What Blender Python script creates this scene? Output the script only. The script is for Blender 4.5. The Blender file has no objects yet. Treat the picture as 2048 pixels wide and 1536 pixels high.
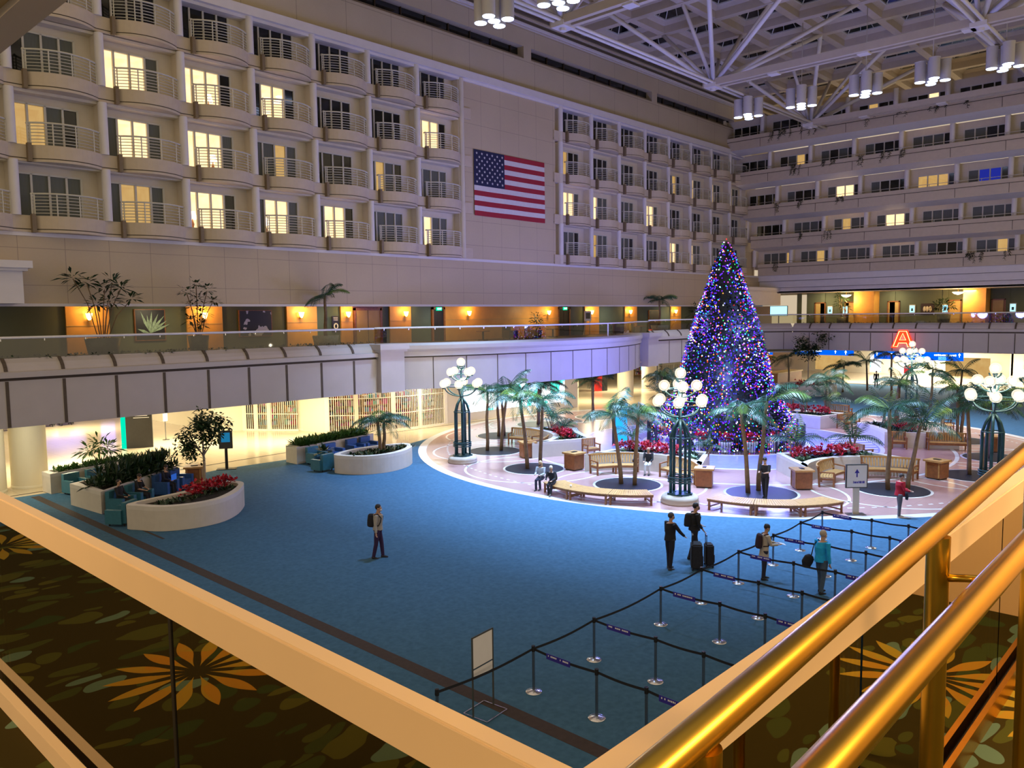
import bpy, bmesh, math, random
from mathutils import Vector, Matrix
R0 = random.Random(7)
PI = math.pi
sc = bpy.context.scene
COL = sc.collection
# ------------------------------------------------------------------ camera
CAMZ = 7.9
F = 1593.3
def cam_axes(yaw=0.75235, pitch=0.08574, roll=-0.01201):
    f = Vector((math.cos(yaw)*math.cos(pitch), math.sin(yaw)*math.cos(pitch), -math.sin(pitch)))
    r = Vector((math.sin(yaw), -math.cos(yaw), 0)); u = r.cross(f)
    c, s = math.cos(roll), math.sin(roll)
    return c*r+s*u, -s*r+c*u, f
AR, AU, AF = cam_axes()
cd = bpy.data.cameras.new('camera'); cam = bpy.data.objects.new('camera', cd); COL.objects.link(cam)
cd.sensor_width = 36; cd.lens = 36*F/2048; cd.clip_start = .02; cd.clip_end = 400
cam.matrix_world = Matrix(((AR.x, AU.x, -AF.x, 0), (AR.y, AU.y, -AF.y, 0), (AR.z, AU.z, -AF.z, CAMZ), (0, 0, 0, 1)))
sc.camera = cam
# ------------------------------------------------------------------ materials
def nodes(name):
    m = bpy.data.materials.new(name); m.use_nodes = True
    nt = m.node_tree; nt.nodes.clear(); o = nt.nodes.new('ShaderNodeOutputMaterial')
    return m, nt, o
def nd(nt, t, **k):
    n = nt.nodes.new('ShaderNode'+t)
    for a, v in k.items():
        if a in n.inputs.keys(): n.inputs[a].default_value = v
        else: setattr(n, a, v)
    return n
def math_n(nt, op, a, b=None, c=None):
    n = nt.nodes.new('ShaderNodeMath'); n.operation = op
    for i, v in enumerate((a, b, c)):
        if v is None: continue
        if isinstance(v, (int, float)): n.inputs[i].default_value = v
        else: nt.links.new(v, n.inputs[i])
    return n.outputs[0]
def mixc(nt, f, a, b):
    n = nt.nodes.new('ShaderNodeMix'); n.data_type = 'RGBA'
    for i, v in ((0, f), (6, a), (7, b)):
        if isinstance(v, (int, float)): n.inputs[i].default_value = v
        elif isinstance(v, (tuple, list)): n.inputs[i].default_value = (*v[:3], 1)
        else: nt.links.new(v, n.inputs[i])
    return n.outputs[2]
def mat(name, col, rough=.6, metal=0, var=.12, scale=6, col2=None, emit=0, ecol=None, bump=0, spec=.5):
    """diffuse/gloss surface whose colour wanders a little with object-space noise"""
    m, nt, o = nodes(name); L = nt.links
    p = nd(nt, 'BsdfPrincipled', Roughness=rough, Metallic=metal); p.inputs['Specular IOR Level'].default_value = spec
    tc = nd(nt, 'TexCoord'); nz = nd(nt, 'TexNoise', Scale=scale, Detail=3)
    L.new(tc.outputs['Object'], nz.inputs['Vector'])
    c2 = col2 or tuple(max(0, c*(1-2*var)) for c in col); c1 = col if col2 else tuple(min(1, c*(1+var)) for c in col)
    L.new(mixc(nt, nz.outputs['Fac'], c1, c2), p.inputs['Base Color'])
    if bump:
        b = nd(nt, 'Bump', Strength=bump, Distance=.02); L.new(nz.outputs['Fac'], b.inputs['Height']); L.new(b.outputs[0], p.inputs['Normal'])
    if emit:
        p.inputs['Emission Color'].default_value = (*(ecol or col), 1); p.inputs['Emission Strength'].default_value = emit
    L.new(p.outputs[0], o.inputs['Surface']); return m
def glow(name, col, s, sample=False):
    m, nt, o = nodes(name); e = nd(nt, 'Emission', Strength=s); e.inputs['Color'].default_value = (*col, 1)
    nt.links.new(e.outputs[0], o.inputs['Surface'])
    m.cycles.emission_sampling = 'FRONT' if sample else 'NONE'
    return m
def glass(name, tint, gloss, rough=.02, gcol=(1, 1, 1)):
    m, nt, o = nodes(name); t = nd(nt, 'BsdfTransparent'); t.inputs['Color'].default_value = (*tint, 1)
    g = nd(nt, 'BsdfGlossy', Roughness=rough); g.inputs['Color'].default_value = (*gcol, 1)
    fr = nd(nt, 'LayerWeight', Blend=.35)
    f = math_n(nt, 'MULTIPLY_ADD', fr.outputs['Fresnel'], 1-gloss, gloss)
    x = nd(nt, 'MixShader'); nt.links.new(f, x.inputs[0]); nt.links.new(t.outputs[0], x.inputs[1]); nt.links.new(g.outputs[0], x.inputs[2])
    nt.links.new(x.outputs[0], o.inputs['Surface']); return m
def axes_xyz(nt, coord='pos'):
    if coord == 'pos':
        g = nd(nt, 'NewGeometry'); src = g.outputs['Position']
    else:
        src = nd(nt, 'TexCoord').outputs['Object']
    s = nd(nt, 'SeparateXYZ'); nt.links.new(src, s.inputs[0]); return s.outputs, src
def jointed(name, col, jcol, u, v, su, sv, ou=0, ov=0, jw=.025, rough=.6, var=.1, nscale=.6, spec=.4, gloss_j=None):
    """panelled / tiled surface in world metres: joints every su along axis u, sv along axis v"""
    m, nt, o = nodes(name); L = nt.links; ax, pos = axes_xyz(nt)
    def line(a, s, off):
        f = math_n(nt, 'FRACT', math_n(nt, 'DIVIDE', math_n(nt, 'ADD', ax[a], off), s))
        return math_n(nt, 'LESS_THAN', f, jw/s)
    j = math_n(nt, 'MAXIMUM', line(u, su, ou), line(v, sv, ov))
    nz = nd(nt, 'TexNoise', Scale=nscale, Detail=4); L.new(pos, nz.inputs['Vector'])
    n2 = nd(nt, 'TexNoise', Scale=nscale*14, Detail=2); L.new(pos, n2.inputs['Vector'])
    k = math_n(nt, 'ADD', math_n(nt, 'MULTIPLY', nz.outputs['Fac'], .7), math_n(nt, 'MULTIPLY', n2.outputs['Fac'], .3))
    base = mixc(nt, k, tuple(c*(1+var) for c in col), tuple(c*(1-var) for c in col))
    p = nd(nt, 'BsdfPrincipled', Roughness=rough); p.inputs['Specular IOR Level'].default_value = spec
    L.new(mixc(nt, j, base, jcol), p.inputs['Base Color']); L.new(p.outputs[0], o.inputs['Surface']); return m
M = {}
M['wall'] = jointed('hotel wall panels', (.52, .42, .28), (.30, .24, .18), 0, 2, 1.9, 1.62, .5, .25, .022)
M['wall_up'] = jointed('upper wall panels', (.50, .42, .29), (.28, .23, .17), 0, 2, 3.3, 2.2, 1.2, .3, .03)
M['walle'] = jointed('end wall panels', (.50, .42, .32), (.25, .2, .15), 1, 2, 4.1, 60, .4, 0, .03)
M['plaster'] = mat('pale plaster', (.66, .59, .47), .7, var=.05, scale=2)
M['band'] = mat('balcony parapet stucco', (.58, .48, .35), .75, var=.06, scale=3)
M['groove'] = mat('dark joint', (.10, .075, .05), .8)
M['strip'] = mat('bronze downpipe', (.20, .145, .08), .6)
M['white'] = mat('white painted metal', (.62, .58, .50), .45, var=.05)
M['railw'] = mat('cream balcony rail', (.60, .57, .47), .4, var=.04)
M['trim'] = mat('white cornice paint', (.72, .68, .66), .6, var=.04, scale=2)
M['fascia'] = mat('fascia panel paint', (.52, .47, .44), .6, var=.04, scale=1.5)
M['ceil'] = mat('roof steel paint', (.56, .48, .38), .6, var=.06, scale=2)
M['skyglass'] = mat('night skylight glass', (.006, .009, .012), .08, var=.3, spec=.8)
M['frame'] = mat('window frame paint', (.62, .60, .52), .5, var=.04)
M['darkpane'] = mat('dark window glass', (.010, .012, .010), .08, var=.5, scale=1.5, spec=.7)
def curtain_mat():
    m, nt, o = nodes('grey green curtain behind glass'); L = nt.links
    tc = nd(nt, 'TexCoord'); w = nd(nt, 'TexWave', Scale=5.5, Distortion=.6); w.bands_direction = 'X'
    L.new(tc.outputs['Object'], w.inputs['Vector'])
    p = nd(nt, 'BsdfPrincipled', Roughness=.5); L.new(mixc(nt, w.outputs['Fac'], (.06, .07, .062), (.15, .165, .15)), p.inputs['Base Color'])
    L.new(p.outputs[0], o.inputs['Surface']); return m
M['curtain'] = curtain_mat()
M['litpane'] = glass('lit window pane', (.98, .96, .9), .03)
def room_mat(name, col, s):  # surfaces glow by themselves, standing in for lamplight
    m, nt, o = nodes(name); L = nt.links; tc = nd(nt, 'TexCoord'); nz = nd(nt, 'TexNoise', Scale=1.3, Detail=2)
    L.new(tc.outputs['Object'], nz.inputs['Vector'])
    e = nd(nt, 'Emission', Strength=s); L.new(mixc(nt, nz.outputs['Fac'], col, tuple(c*k for c, k in zip(col, (.75, .58, .42)))), e.inputs['Color'])
    L.new(e.outputs[0], o.inputs['Surface']); m.cycles.emission_sampling = 'NONE'; return m
M['room'] = room_mat('warm room glow', (1.0, .76, .46), 2.1)
M['room2'] = room_mat('dim room glow', (1.0, .68, .26), .7)
M['shade'] = glow('lamp shade', (1, .72, .38), 6)
M['orange'] = mat('honey wood panelling', (.72, .36, .08), .45, var=.15, scale=1.2)
M['green'] = mat('olive wallcovering', (.115, .13, .085), .8, var=.1, scale=1)
M['teal'] = mat('teal wallcovering', (.09, .135, .13), .8, var=.1, scale=1)
M['tan'] = mat('maple door', (.52, .34, .12), .5, var=.1, scale=2)
M['brown'] = mat('dark brown trim', (.05, .03, .018), .5)
M['black'] = mat('black plastic', (.012, .012, .013), .45, var=.3)
M['blackcloth'] = mat('black cloth', (.014, .014, .018), .85, var=.4, scale=20)
M['railglass'] = glass('smoky rail glass', (.60, .60, .44), .05)
M['handrail'] = mat('brushed white handrail', (.80, .78, .76), .3, var=.03)
M['soil'] = mat('dark soil', (.02, .016, .010), .95, var=.5, scale=20, bump=.4)
M['leaf'] = mat('dark green leaf', (.022, .06, .018), .45, var=.5, scale=3)
M['leaf2'] = mat('fresh green leaf', (.06, .17, .03), .45, var=.4, scale=3)
M['leafp'] = mat('palm frond green', (.022, .095, .045), .4, var=.5, scale=2)
M['leafy'] = mat('young palm shoot', (.12, .22, .03), .4, var=.4, scale=2)
M['pale'] = mat('white veined leaf', (.32, .45, .30), .5, var=.4, scale=9)
M['fir'] = mat('fir needles', (.010, .022, .012), .6, var=.5, scale=4)
M['bark'] = mat('ringed palm trunk', (.20, .13, .07), .8, var=.35, scale=5, bump=.3)
M['bark2'] = mat('pale slim trunk', (.42, .36, .26), .8, var=.2, scale=5)
M['red'] = mat('poinsettia red', (.62, .012, .035), .5, var=.5, scale=6)
M['pot'] = mat('slate pot', (.06, .065, .06), .5, var=.2)
M['potlight'] = mat('stone pot', (.35, .33, .26), .6, var=.2)
M['concrete'] = mat('cream precast planter', (.60, .545, .465), .75, var=.06, scale=3)
M['concrete2'] = mat('planter rim', (.66, .61, .54), .65, var=.05, scale=3)
M['teak'] = mat('teak bench wood', (.50, .27, .085), .5, var=.25, scale=9)
M['teakd'] = mat('dark stained wood', (.27, .10, .03), .45, var=.3, scale=7)
M['iron'] = mat('blue green lamp iron', (.025, .085, .095), .4, var=.3, metal=.3)
M['steel'] = mat('polished steel', (.72, .72, .75), .22, metal=1, var=.05)
M['post'] = mat('brushed post steel', (.30, .32, .36), .3, metal=1, var=.1)
M['belt'] = mat('black belt webbing', (.008, .008, .012), .7)
M['banner'] = mat('indigo belt banner', (.03, .02, .30), .6, var=.1)
M['ink'] = mat('white print', (.8, .8, .85), .6, var=.02)
M['brass'] = mat('polished brass', (.66, .43, .06), .28, metal=1, var=.08, scale=9)
M['brassd'] = mat('brass edge strip', (.72, .36, .05), .3, metal=1, var=.08, scale=9)
def globe_mat():
    m, nt, o = nodes('milky lamp globe'); t = nd(nt, 'BsdfTransparent'); e = nd(nt, 'Emission', Strength=1.5); e.inputs['Color'].default_value = (1, .86, .68, 1)
    fr = nd(nt, 'LayerWeight', Blend=.5); x = nd(nt, 'MixShader'); f = math_n(nt, 'MULTIPLY_ADD', fr.outputs['Facing'], .35, .28); nt.links.new(f, x.inputs[0]); nt.links.new(t.outputs[0], x.inputs[1]); nt.links.new(e.outputs[0], x.inputs[2])
    nt.links.new(x.outputs[0], o.inputs['Surface']); m.cycles.emission_sampling = 'NONE'; return m
M['bulbglass'] = globe_mat()
M['globe'] = glow('lamp filament', (1, .86, .62), 26)
M['pendant'] = mat('white pendant can', (.60, .57, .54), .4, var=.03)
M['pendlight'] = glow('pendant lens', (.55, .68, 1.0), 7)
M['skin'] = mat('skin', (.52, .30, .20), .55, var=.06, scale=8)
M['paper'] = mat('white board', (.78, .78, .80), .6, var=.02)
M['fabric_teal'] = mat('teal leatherette', (.035, .16, .22), .45, var=.15)
M['fabric_blue'] = mat('blue leatherette', (.03, .10, .30), .45, var=.15)
M['cream'] = mat('cream painted column', (.72, .66, .50), .45, var=.03, scale=1)
M['gate'] = mat('cream gate slat', (.80, .76, .60), .4, var=.03)
M['screenblue'] = glow('cyan screen', (.30, .75, 1.0), 2.2)
M['violet'] = glow('violet sign face', (.30, .28, 1.0), 2.2, True)
M['cyan'] = glow('cyan sign face', (.0, .45, 1.0), 3.0, True)
M['exitg'] = glow('green exit lens', (.0, .8, .35), 1.6)
M['neonr'] = glow('red neon face', (1, .035, .01), 2.6)
M['neono'] = glow('orange neon tube', (1, .42, .14), 5)
M['signblue'] = glow('blue sign face', (.0, .11, .85), 1.3)
M['signwhite'] = glow('white sign lettering', (.85, .95, 1), 2.6)
M['signcyan'] = glow('cyan sign lettering', (.2, .75, 1), 2.0)
M['lightbox'] = None
def lightbox_mat():
    m, nt, o = nodes('backlit poster'); L = nt.links; tc = nd(nt, 'TexCoord')
    a = nd(nt, 'TexNoise', Scale=.42, Detail=4, Distortion=1.2); L.new(tc.outputs['Object'], a.inputs['Vector'])
    r = nd(nt, 'ValToRGB'); e = r.color_ramp.elements
    e[0].position = .30; e[0].color = (.12, .10, .05, 1); e[1].position = .48; e[1].color = (1, 1, 1, 1)
    for p, c in ((.36, (.02, .35, .16, 1)), (.42, (.10, .8, .75, 1)), (.60, (1, 1, 1, 1)), (.68, (.25, .85, .55, 1))):
        x = e.new(p); x.color = c
    L.new(a.outputs['Fac'], r.inputs[0])
    em = nd(nt, 'Emission', Strength=2.2); L.new(r.outputs[0], em.inputs['Color']); L.new(em.outputs[0], o.inputs['Surface'])
    m.cycles.emission_sampling = 'FRONT'; return m
M['lightbox'] = lightbox_mat()
M['tile'] = jointed('polished cream stone floor', (.62, .52, .36), (.50, .41, .28), 0, 1, 1.2, 1.2, 0, 0, .02, rough=.16, var=.08, nscale=.35, spec=.6)
M['pink'] = jointed('polished rose stone floor', (.40, .235, .215), (.33, .20, .19), 0, 1, .9, .9, 0, 0, .02, rough=.22, var=.12, nscale=.5, spec=.45)
M['marble'] = mat('white marble inlay', (.72, .72, .72), .22, var=.06, scale=2)
def mosaic():
    m, nt, o = nodes('blue wave mosaic'); L = nt.links; ax, pos = axes_xyz(nt)
    w = nd(nt, 'TexWave', Scale=.16, Distortion=2.2); w.wave_type = 'RINGS'; w.inputs['Detail Scale'].default_value = .6
    mp = nd(nt, 'Mapping'); mp.inputs['Location'].default_value = (-56, -10, 0); L.new(pos, mp.inputs[0]); L.new(mp.outputs[0], w.inputs['Vector'])
    f = math_n(nt, 'GREATER_THAN', w.outputs['Fac'], .62)
    p = nd(nt, 'BsdfPrincipled', Roughness=.25); L.new(mixc(nt, f, (.10, .16, .48), (.55, .60, .75)), p.inputs['Base Color'])
    L.new(p.outputs[0], o.inputs['Surface']); return m
M['mosaic'] = mosaic()
M['mosaicp'] = mat('periwinkle tile', (.26, .27, .52), .25, var=.12, scale=3)
M['disc'] = mat('black tree grate', (.018, .02, .03), .5, var=.4, scale=15)
def carpet_mat():
    m, nt, o = nodes('slate blue carpet'); L = nt.links; ax, pos = axes_xyz(nt)
    a = nd(nt, 'TexNoise', Scale=9, Detail=5); L.new(pos, a.inputs['Vector'])
    b = nd(nt, 'TexVoronoi', Scale=5); L.new(pos, b.inputs['Vector'])
    k = math_n(nt, 'ADD', math_n(nt, 'MULTIPLY', a.outputs['Fac'], .75), math_n(nt, 'MULTIPLY', b.outputs['Distance'], .3))
    p = nd(nt, 'BsdfPrincipled', Roughness=.95); p.inputs['Specular IOR Level'].default_value = .15
    L.new(mixc(nt, k, (.028, .085, .15), (.072, .17, .28)), p.inputs['Base Color'])
    L.new(p.outputs[0], o.inputs['Surface']); return m
M['carpet'] = carpet_mat()
M['stripe'] = mat('brown carpet border', (.05, .035, .03), .95, var=.2, scale=9)
def hotel_carpet():
    """olive carpet woven with scattered leaves and radiating yellow flowers"""
    m, nt, o = nodes('leaf patterned hotel carpet'); L = nt.links; ax, pos = axes_xyz(nt)
    v = nd(nt, 'TexVoronoi', Scale=3.4); v.inputs['Randomness'].default_value = 1
    mp = nd(nt, 'Mapping'); mp.inputs['Scale'].default_value = (1, 2.1, 1); mp.inputs['Rotation'].default_value = (0, 0, .7)
    nz = nd(nt, 'TexNoise', Scale=1.6, Detail=2); L.new(pos, nz.inputs['Vector'])
    va = nd(nt, 'VectorMath', operation='MULTIPLY_ADD'); L.new(nz.outputs['Color'], va.inputs[0]); va.inputs[1].default_value = (.5, .5, 0); L.new(pos, va.inputs[2])
    L.new(va.outputs[0], mp.inputs[0]); L.new(mp.outputs[0], v.inputs['Vector'])
    hs = nd(nt, 'SeparateColor'); L.new(v.outputs['Color'], hs.inputs[0])
    leaf = math_n(nt, 'LESS_THAN', v.outputs['Distance'], math_n(nt, 'MULTIPLY_ADD', hs.outputs[1], .25, .3))
    lc = mixc(nt, hs.outputs[0], (.085, .085, .015), (.03, .05, .015))
    lc = mixc(nt, math_n(nt, 'GREATER_THAN', hs.outputs[2], .86), lc, (.10, .17, .13))
    base = mixc(nt, leaf, (.035, .028, .006), lc)
    def cell(a, off, S):
        t = math_n(nt, 'DIVIDE', math_n(nt, 'ADD', ax[a], off), S)
        return math_n(nt, 'MULTIPLY', math_n(nt, 'SUBTRACT', math_n(nt, 'FRACT', t), .5), S)
    fx, fy = cell(0, 1.09-4.68+21.8, 2.18), cell(1, 1.905-.56+19.05, 3.81)
    r = math_n(nt, 'SQRT', math_n(nt, 'ADD', math_n(nt, 'MULTIPLY', fx, fx), math_n(nt, 'MULTIPLY', fy, fy)))
    an = math_n(nt, 'ARCTAN2', fy, fx)
    rr = math_n(nt, 'DIVIDE', math_n(nt, 'SUBTRACT', r, .07), .42)
    w = math_n(nt, 'MULTIPLY', math_n(nt, 'SINE', math_n(nt, 'MULTIPLY', math_n(nt, 'MINIMUM', math_n(nt, 'MAXIMUM', rr, 0), 1), PI)), .85)
    pet = math_n(nt, 'LESS_THAN', math_n(nt, 'ABSOLUTE', math_n(nt, 'SINE', math_n(nt, 'MULTIPLY', an, 7))), w)
    fl = mixc(nt, hs.outputs[0], (.34, .26, .03), (.42, .20, .02))
    p = nd(nt, 'BsdfPrincipled', Roughness=.95); p.inputs['Specular IOR Level'].default_value = .1
    L.new(mixc(nt, pet, base, fl), p.inputs['Base Color']); L.new(p.outputs[0], o.inputs['Surface']); return m
M['hcarpet'] = hotel_carpet()
M['nearwhite'] = mat('cream enamel rail cap', (.78, .64, .46), .45, var=.03, scale=3)
M['nearwall'] = mat('apricot wall', (.75, .52, .30), .7, var=.05, scale=1)
M['nearglass'] = glass('smoked balustrade glass', (.30, .30, .20), .30, .012, (1, .95, .82))
# ------------------------------------------------------------------ mesh builder
class B:
    def __init__(s): s.v, s.f, s.m, s.mi, s.sm = [], [], [], 0, []
    def add(s, vs, fs, smooth=False):
        o = len(s.v); s.v += [tuple(p) for p in vs]
        for f in fs: s.f.append([i+o for i in f]); s.m.append(s.mi); s.sm.append(smooth)
        return s
    def slot(s, i): s.mi = i; return s
    def box(s, x0, x1, y0, y1, z0, z1):
        return s.add([(x, y, z) for z in (z0, z1) for y in (y0, y1) for x in (x0, x1)],
                     [(0, 2, 3, 1), (4, 5, 7, 6), (0, 1, 5, 4), (2, 6, 7, 3), (0, 4, 6, 2), (1, 3, 7, 5)])
    def obox(s, c, ux, uy, hx, hy, z0, z1):
        ux = Vector((*ux[:2], 0)).normalized(); uy = Vector((-ux.y, ux.x, 0)); c = Vector((c[0], c[1], 0))
        pts = [c+ux*a*hx+uy*b*hy+Vector((0, 0, z)) for z in (z0, z1) for b in (-1, 1) for a in (-1, 1)]
        return s.add(pts, [(0, 2, 3, 1), (4, 5, 7, 6), (0, 1, 5, 4), (2, 6, 7, 3), (0, 4, 6, 2), (1, 3, 7, 5)])
    def quad(s, a, b, c, d): return s.add([a, b, c, d], [(0, 1, 2, 3)])
    def bar(s, p, q, w, h=None, up=(0, 0, 1)):
        """rectangular bar from p to q"""
        p, q = Vector(p), Vector(q); d = (q-p).normalized(); u = Vector(up)
        if abs(d.dot(u)) > .98: u = Vector((1, 0, 0))
        a = d.cross(u).normalized()*w/2; b = a.cross(d).normalized()*(h or w)/2
        return s.add([e+sx*a+sy*b for e in (p, q) for sx, sy in ((-1, -1), (1, -1), (1, 1), (-1, 1))],
                     [(3, 2, 1, 0), (4, 5, 6, 7), (0, 1, 5, 4), (1, 2, 6, 5), (2, 3, 7, 6), (3, 0, 4, 7)])
    def tube(s, pts, r, n=8, cap=True, closed=False):
        pts = [Vector(p) for p in pts]; m = len(pts); rs = r if isinstance(r, (list, tuple)) else [r]*m
        vs = []; up = Vector((0, 0, 1)); prev = None
        for i, p in enumerate(pts):
            a = pts[(i-1) % m] if (closed or i) else p; b = pts[(i+1) % m] if (closed or i < m-1) else p
            d = (b-a).normalized() if (b-a).length > 1e-9 else Vector((0, 0, 1))
            if prev is None:
                x = d.cross(up)
                if x.length < .05: x = d.cross(Vector((1, 0, 0)))
            else: x = prev-d*prev.dot(d)
            x.normalize(); prev = x; y = d.cross(x)
            q = rs[i]; qx, qy = q if isinstance(q, tuple) else (q, q)
            vs += [p+x*math.cos(2*PI*k/n)*qx+y*math.sin(2*PI*k/n)*qy for k in range(n)]
        fs = [(i*n+k, i*n+(k+1) % n, ((i+1) % m)*n+(k+1) % n, ((i+1) % m)*n+k) for i in range(m if closed else m-1) for k in range(n)]
        if cap and not closed: fs += [tuple(reversed(range(n))), tuple(range((m-1)*n, m*n))]
        return s.add(vs, fs, True)
    def cyl(s, c, r, z0, z1, n=16, r1=None):
        r1 = r if r1 is None else r1
        o = [(c[0]+math.cos(2*PI*k/n), c[1]+math.sin(2*PI*k/n)) for k in range(n)]
        vs = [(c[0]+(x-c[0])*r, c[1]+(y-c[1])*r, z0) for x, y in o]+[(c[0]+(x-c[0])*r1, c[1]+(y-c[1])*r1, z1) for x, y in o]
        s.add(vs, [(k, (k+1) % n, n+(k+1) % n, n+k) for k in range(n)], True)
        return s.add(vs, [tuple(reversed(range(n))), tuple(range(n, 2*n))])
    def lathe(s, c, prof, n=16):
        vs = [(c[0]+r*math.cos(2*PI*k/n), c[1]+r*math.sin(2*PI*k/n), z) for r, z in prof for k in range(n)]
        m = len(prof)
        return s.add(vs, [(i*n+k, i*n+(k+1) % n, (i+1)*n+(k+1) % n, (i+1)*n+k) for i in range(m-1) for k in range(n)], True)
    def ball(s, c, r, n=10, sz=1.0, sy=1.0):
        h = max(4, n//2+1)
        vs = [(c[0]+r*math.sin(PI*i/h)*math.cos(2*PI*k/n), c[1]+sy*r*math.sin(PI*i/h)*math.sin(2*PI*k/n), c[2]+sz*r*math.cos(PI*i/h)) for i in range(h+1) for k in range(n)]
        return s.add(vs, [(i*n+k, (i+1)*n+k, (i+1)*n+(k+1) % n, i*n+(k+1) % n) for i in range(h) for k in range(n)], True)
    def prism(s, poly, z0, z1, sides=True, bottom=True, top=True):
        n = len(poly); vs = [(p[0], p[1], z0) for p in poly]+[(p[0], p[1], z1) for p in poly]; fs = []
        if sides: fs += [(k, (k+1) % n, n+(k+1) % n, n+k) for k in range(n)]
        if bottom: fs.append(tuple(reversed(range(n))))
        if top: fs.append(tuple(range(n, 2*n)))
        return s.add(vs, fs)
    def strip(s, line, z0, z1, line2=None, smooth=False):
        """vertical (or slanted) ribbon along a plan line"""
        l2 = line2 or line; n = len(line)
        vs = [(p[0], p[1], z0) for p in line]+[(p[0], p[1], z1) for p in l2]
        return s.add(vs, [(k, k+1, n+k+1, n+k) for k in range(n-1)], smooth)
    def mesh(s, name, mats):
        me = bpy.data.meshes.new(name); me.from_pydata(s.v, [], s.f)
        for m in (mats if isinstance(mats, (list, tuple)) else [mats]): me.materials.append(M[m] if isinstance(m, str) else m)
        me.polygons.foreach_set('material_index', s.m); me.polygons.foreach_set('use_smooth', s.sm)
        me.update(); return me
    def obj(s, name, mats, parent=None, **k): return put(name, s.mesh(name, mats), parent, **k)
def put(name, me, parent=None, loc=(0, 0, 0), rz=0, sc_=1, kind=None, label=None, cat=None, group=None):
    o = bpy.data.objects.new(name, me); COL.objects.link(o); o.location = loc; o.rotation_euler = (0, 0, rz); o.scale = (sc_,)*3
    if parent: o.parent = parent
    tag(o, label, cat, group, kind); return o
def tag(o, label=None, cat=None, group=None, kind=None):
    if label: o['label'] = label
    if cat: o['category'] = cat
    if group: o['group'] = group
    if kind: o['kind'] = kind
    return o
def thing(name, label, cat, loc=(0, 0, 0), rz=0, group=None, s=1):
    o = put(name, None, None, loc, rz, s); o.empty_display_size = .2; return tag(o, label, cat, group)
def struct(name, b, mats, label=None, **k): return b.obj(name, mats, kind='structure', label=label, **k)
def dup(root, loc, rz=0, label=None, group=None, s=None):
    r = root.copy(); COL.objects.link(r); r.location = loc; r.rotation_euler = (0, 0, rz)
    if s: r.scale = (s,)*3
    if label: r['label'] = label
    if group: r['group'] = group
    for ch in root.children:
        c = ch.copy(); COL.objects.link(c); c.parent = r
        for g in ch.children:
            d = g.copy(); COL.objects.link(d); d.parent = c
    return r
def arc(c, r, a0, a1, n): return [(c[0]+r*math.cos(math.radians(a0+(a1-a0)*i/n)), c[1]+r*math.sin(math.radians(a0+(a1-a0)*i/n))) for i in range(n+1)]
def ordinal(i): return ('first', 'second', 'third', 'fourth', 'fifth', 'sixth', 'seventh', 'eighth', 'ninth', 'tenth', 'eleventh', 'twelfth', 'thirteenth', 'fourteenth', 'fifteenth')[i]
def light(kind, loc, power, col, size=.1, aim=None, shape=None, sy=None):
    l = bpy.data.lights.new('lamp', kind); l.energy = power; l.color = col
    o = bpy.data.objects.new('lamp', l); COL.objects.link(o); o.location = loc
    if kind == 'AREA':
        l.size = size
        if sy: l.shape = 'RECTANGLE'; l.size_y = sy
        else: l.shape = 'DISK'
    elif kind in ('POINT', 'SPOT'): l.shadow_soft_size = size
    if aim is not None: o.rotation_euler = Vector(aim).to_track_quat('-Z', 'Y').to_euler()
    return o
CH = {}
_put = put
def put(name, me, parent=None, *a, **k):
    o = _put(name, me, parent, *a, **k)
    if parent: CH.setdefault(parent.name, []).append(o)
    return o
def dup(root, loc, rz=0, label=None, group=None, s=None):
    r = root.copy(); COL.objects.link(r); r.location = loc; r.rotation_euler = (0, 0, rz)
    if s: r.scale = (s,)*3
    if label: r['label'] = label
    if group: r['group'] = group
    for ch in CH.get(root.name, []):
        c = ch.copy(); COL.objects.link(c); c.parent = r; CH.setdefault(r.name, []).append(c)
        for g in CH.get(ch.name, []):
            d = g.copy(); COL.objects.link(d); d.parent = c; CH.setdefault(c.name, []).append(d)
    return r
# ================================================================== HOTEL WALL ON THE LEFT (plane y = YH)
YH = 39.5; W = 3.79
ROWZ = [21.05, 17.92, 14.82, 11.78]; FH = 3.08
GA = [10.88+W*i for i in range(-2, 7)]        # bays left of the flag
GB = [47.8+W*i for i in range(0, 8)]          # bays right of the flag
XA1, XB0, XB1 = 10.88+W*7, 47.8, 47.8+W*8
b = B()
b.slot(0).box(-6, 82, YH, YH+.4, 8.65, 11.75)             # blank band under the rooms
b.box(XA1+.2, XB0-.55, YH, YH+.4, 11.75, 24.0)            # blank panel behind the flag
b.box(XB1+.2, 82, YH+.9, YH+1.3, 11.75, 24.0)
b.slot(1).box(-6, 84, YH, YH+.8, 23.9, 26.3); b.box(-6, 84, YH, YH+.8, 27.15, 28.5)
for x0, x1 in ((43.85, 44.65), (60.45, 61.25), (75.3, 84)): b.box(x0, x1, YH, YH+.8, 26.3, 27.15)
struct('wall_left', b, ['wall', 'wall_up'], 'beige panelled hotel wall carrying rows of balconies')
b = B(); b.box(-6, 84, YH+.6, YH+.65, 26.25, 27.2)
for i in range(40): b.slot(1).box(5+i*2, 5.05+i*2, YH+.5, YH+.6, 26.3, 27.15)
b.slot(2).box(-6, 75.3, YH+.05, YH+.5, 26.28, 26.42)
struct('window_1', b, ['skyglass', 'brown', 'strip'], 'long dark clerestory slot high on the wall')
b = B(); b.box(-6, 81, YH-.35, YH, 23.65, 24.12); b.box(-6, 81, YH-.1, YH+1.3, 23.5, 23.66)
struct('trim_1', b, 'trim', 'white cornice over the top balcony row')
b = B(); b.box(-6, 82, YH-.12, YH+.1, 8.55, 8.68); b.box(-6, 82, YH-.06, YH, 11.62, 11.8)
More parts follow.
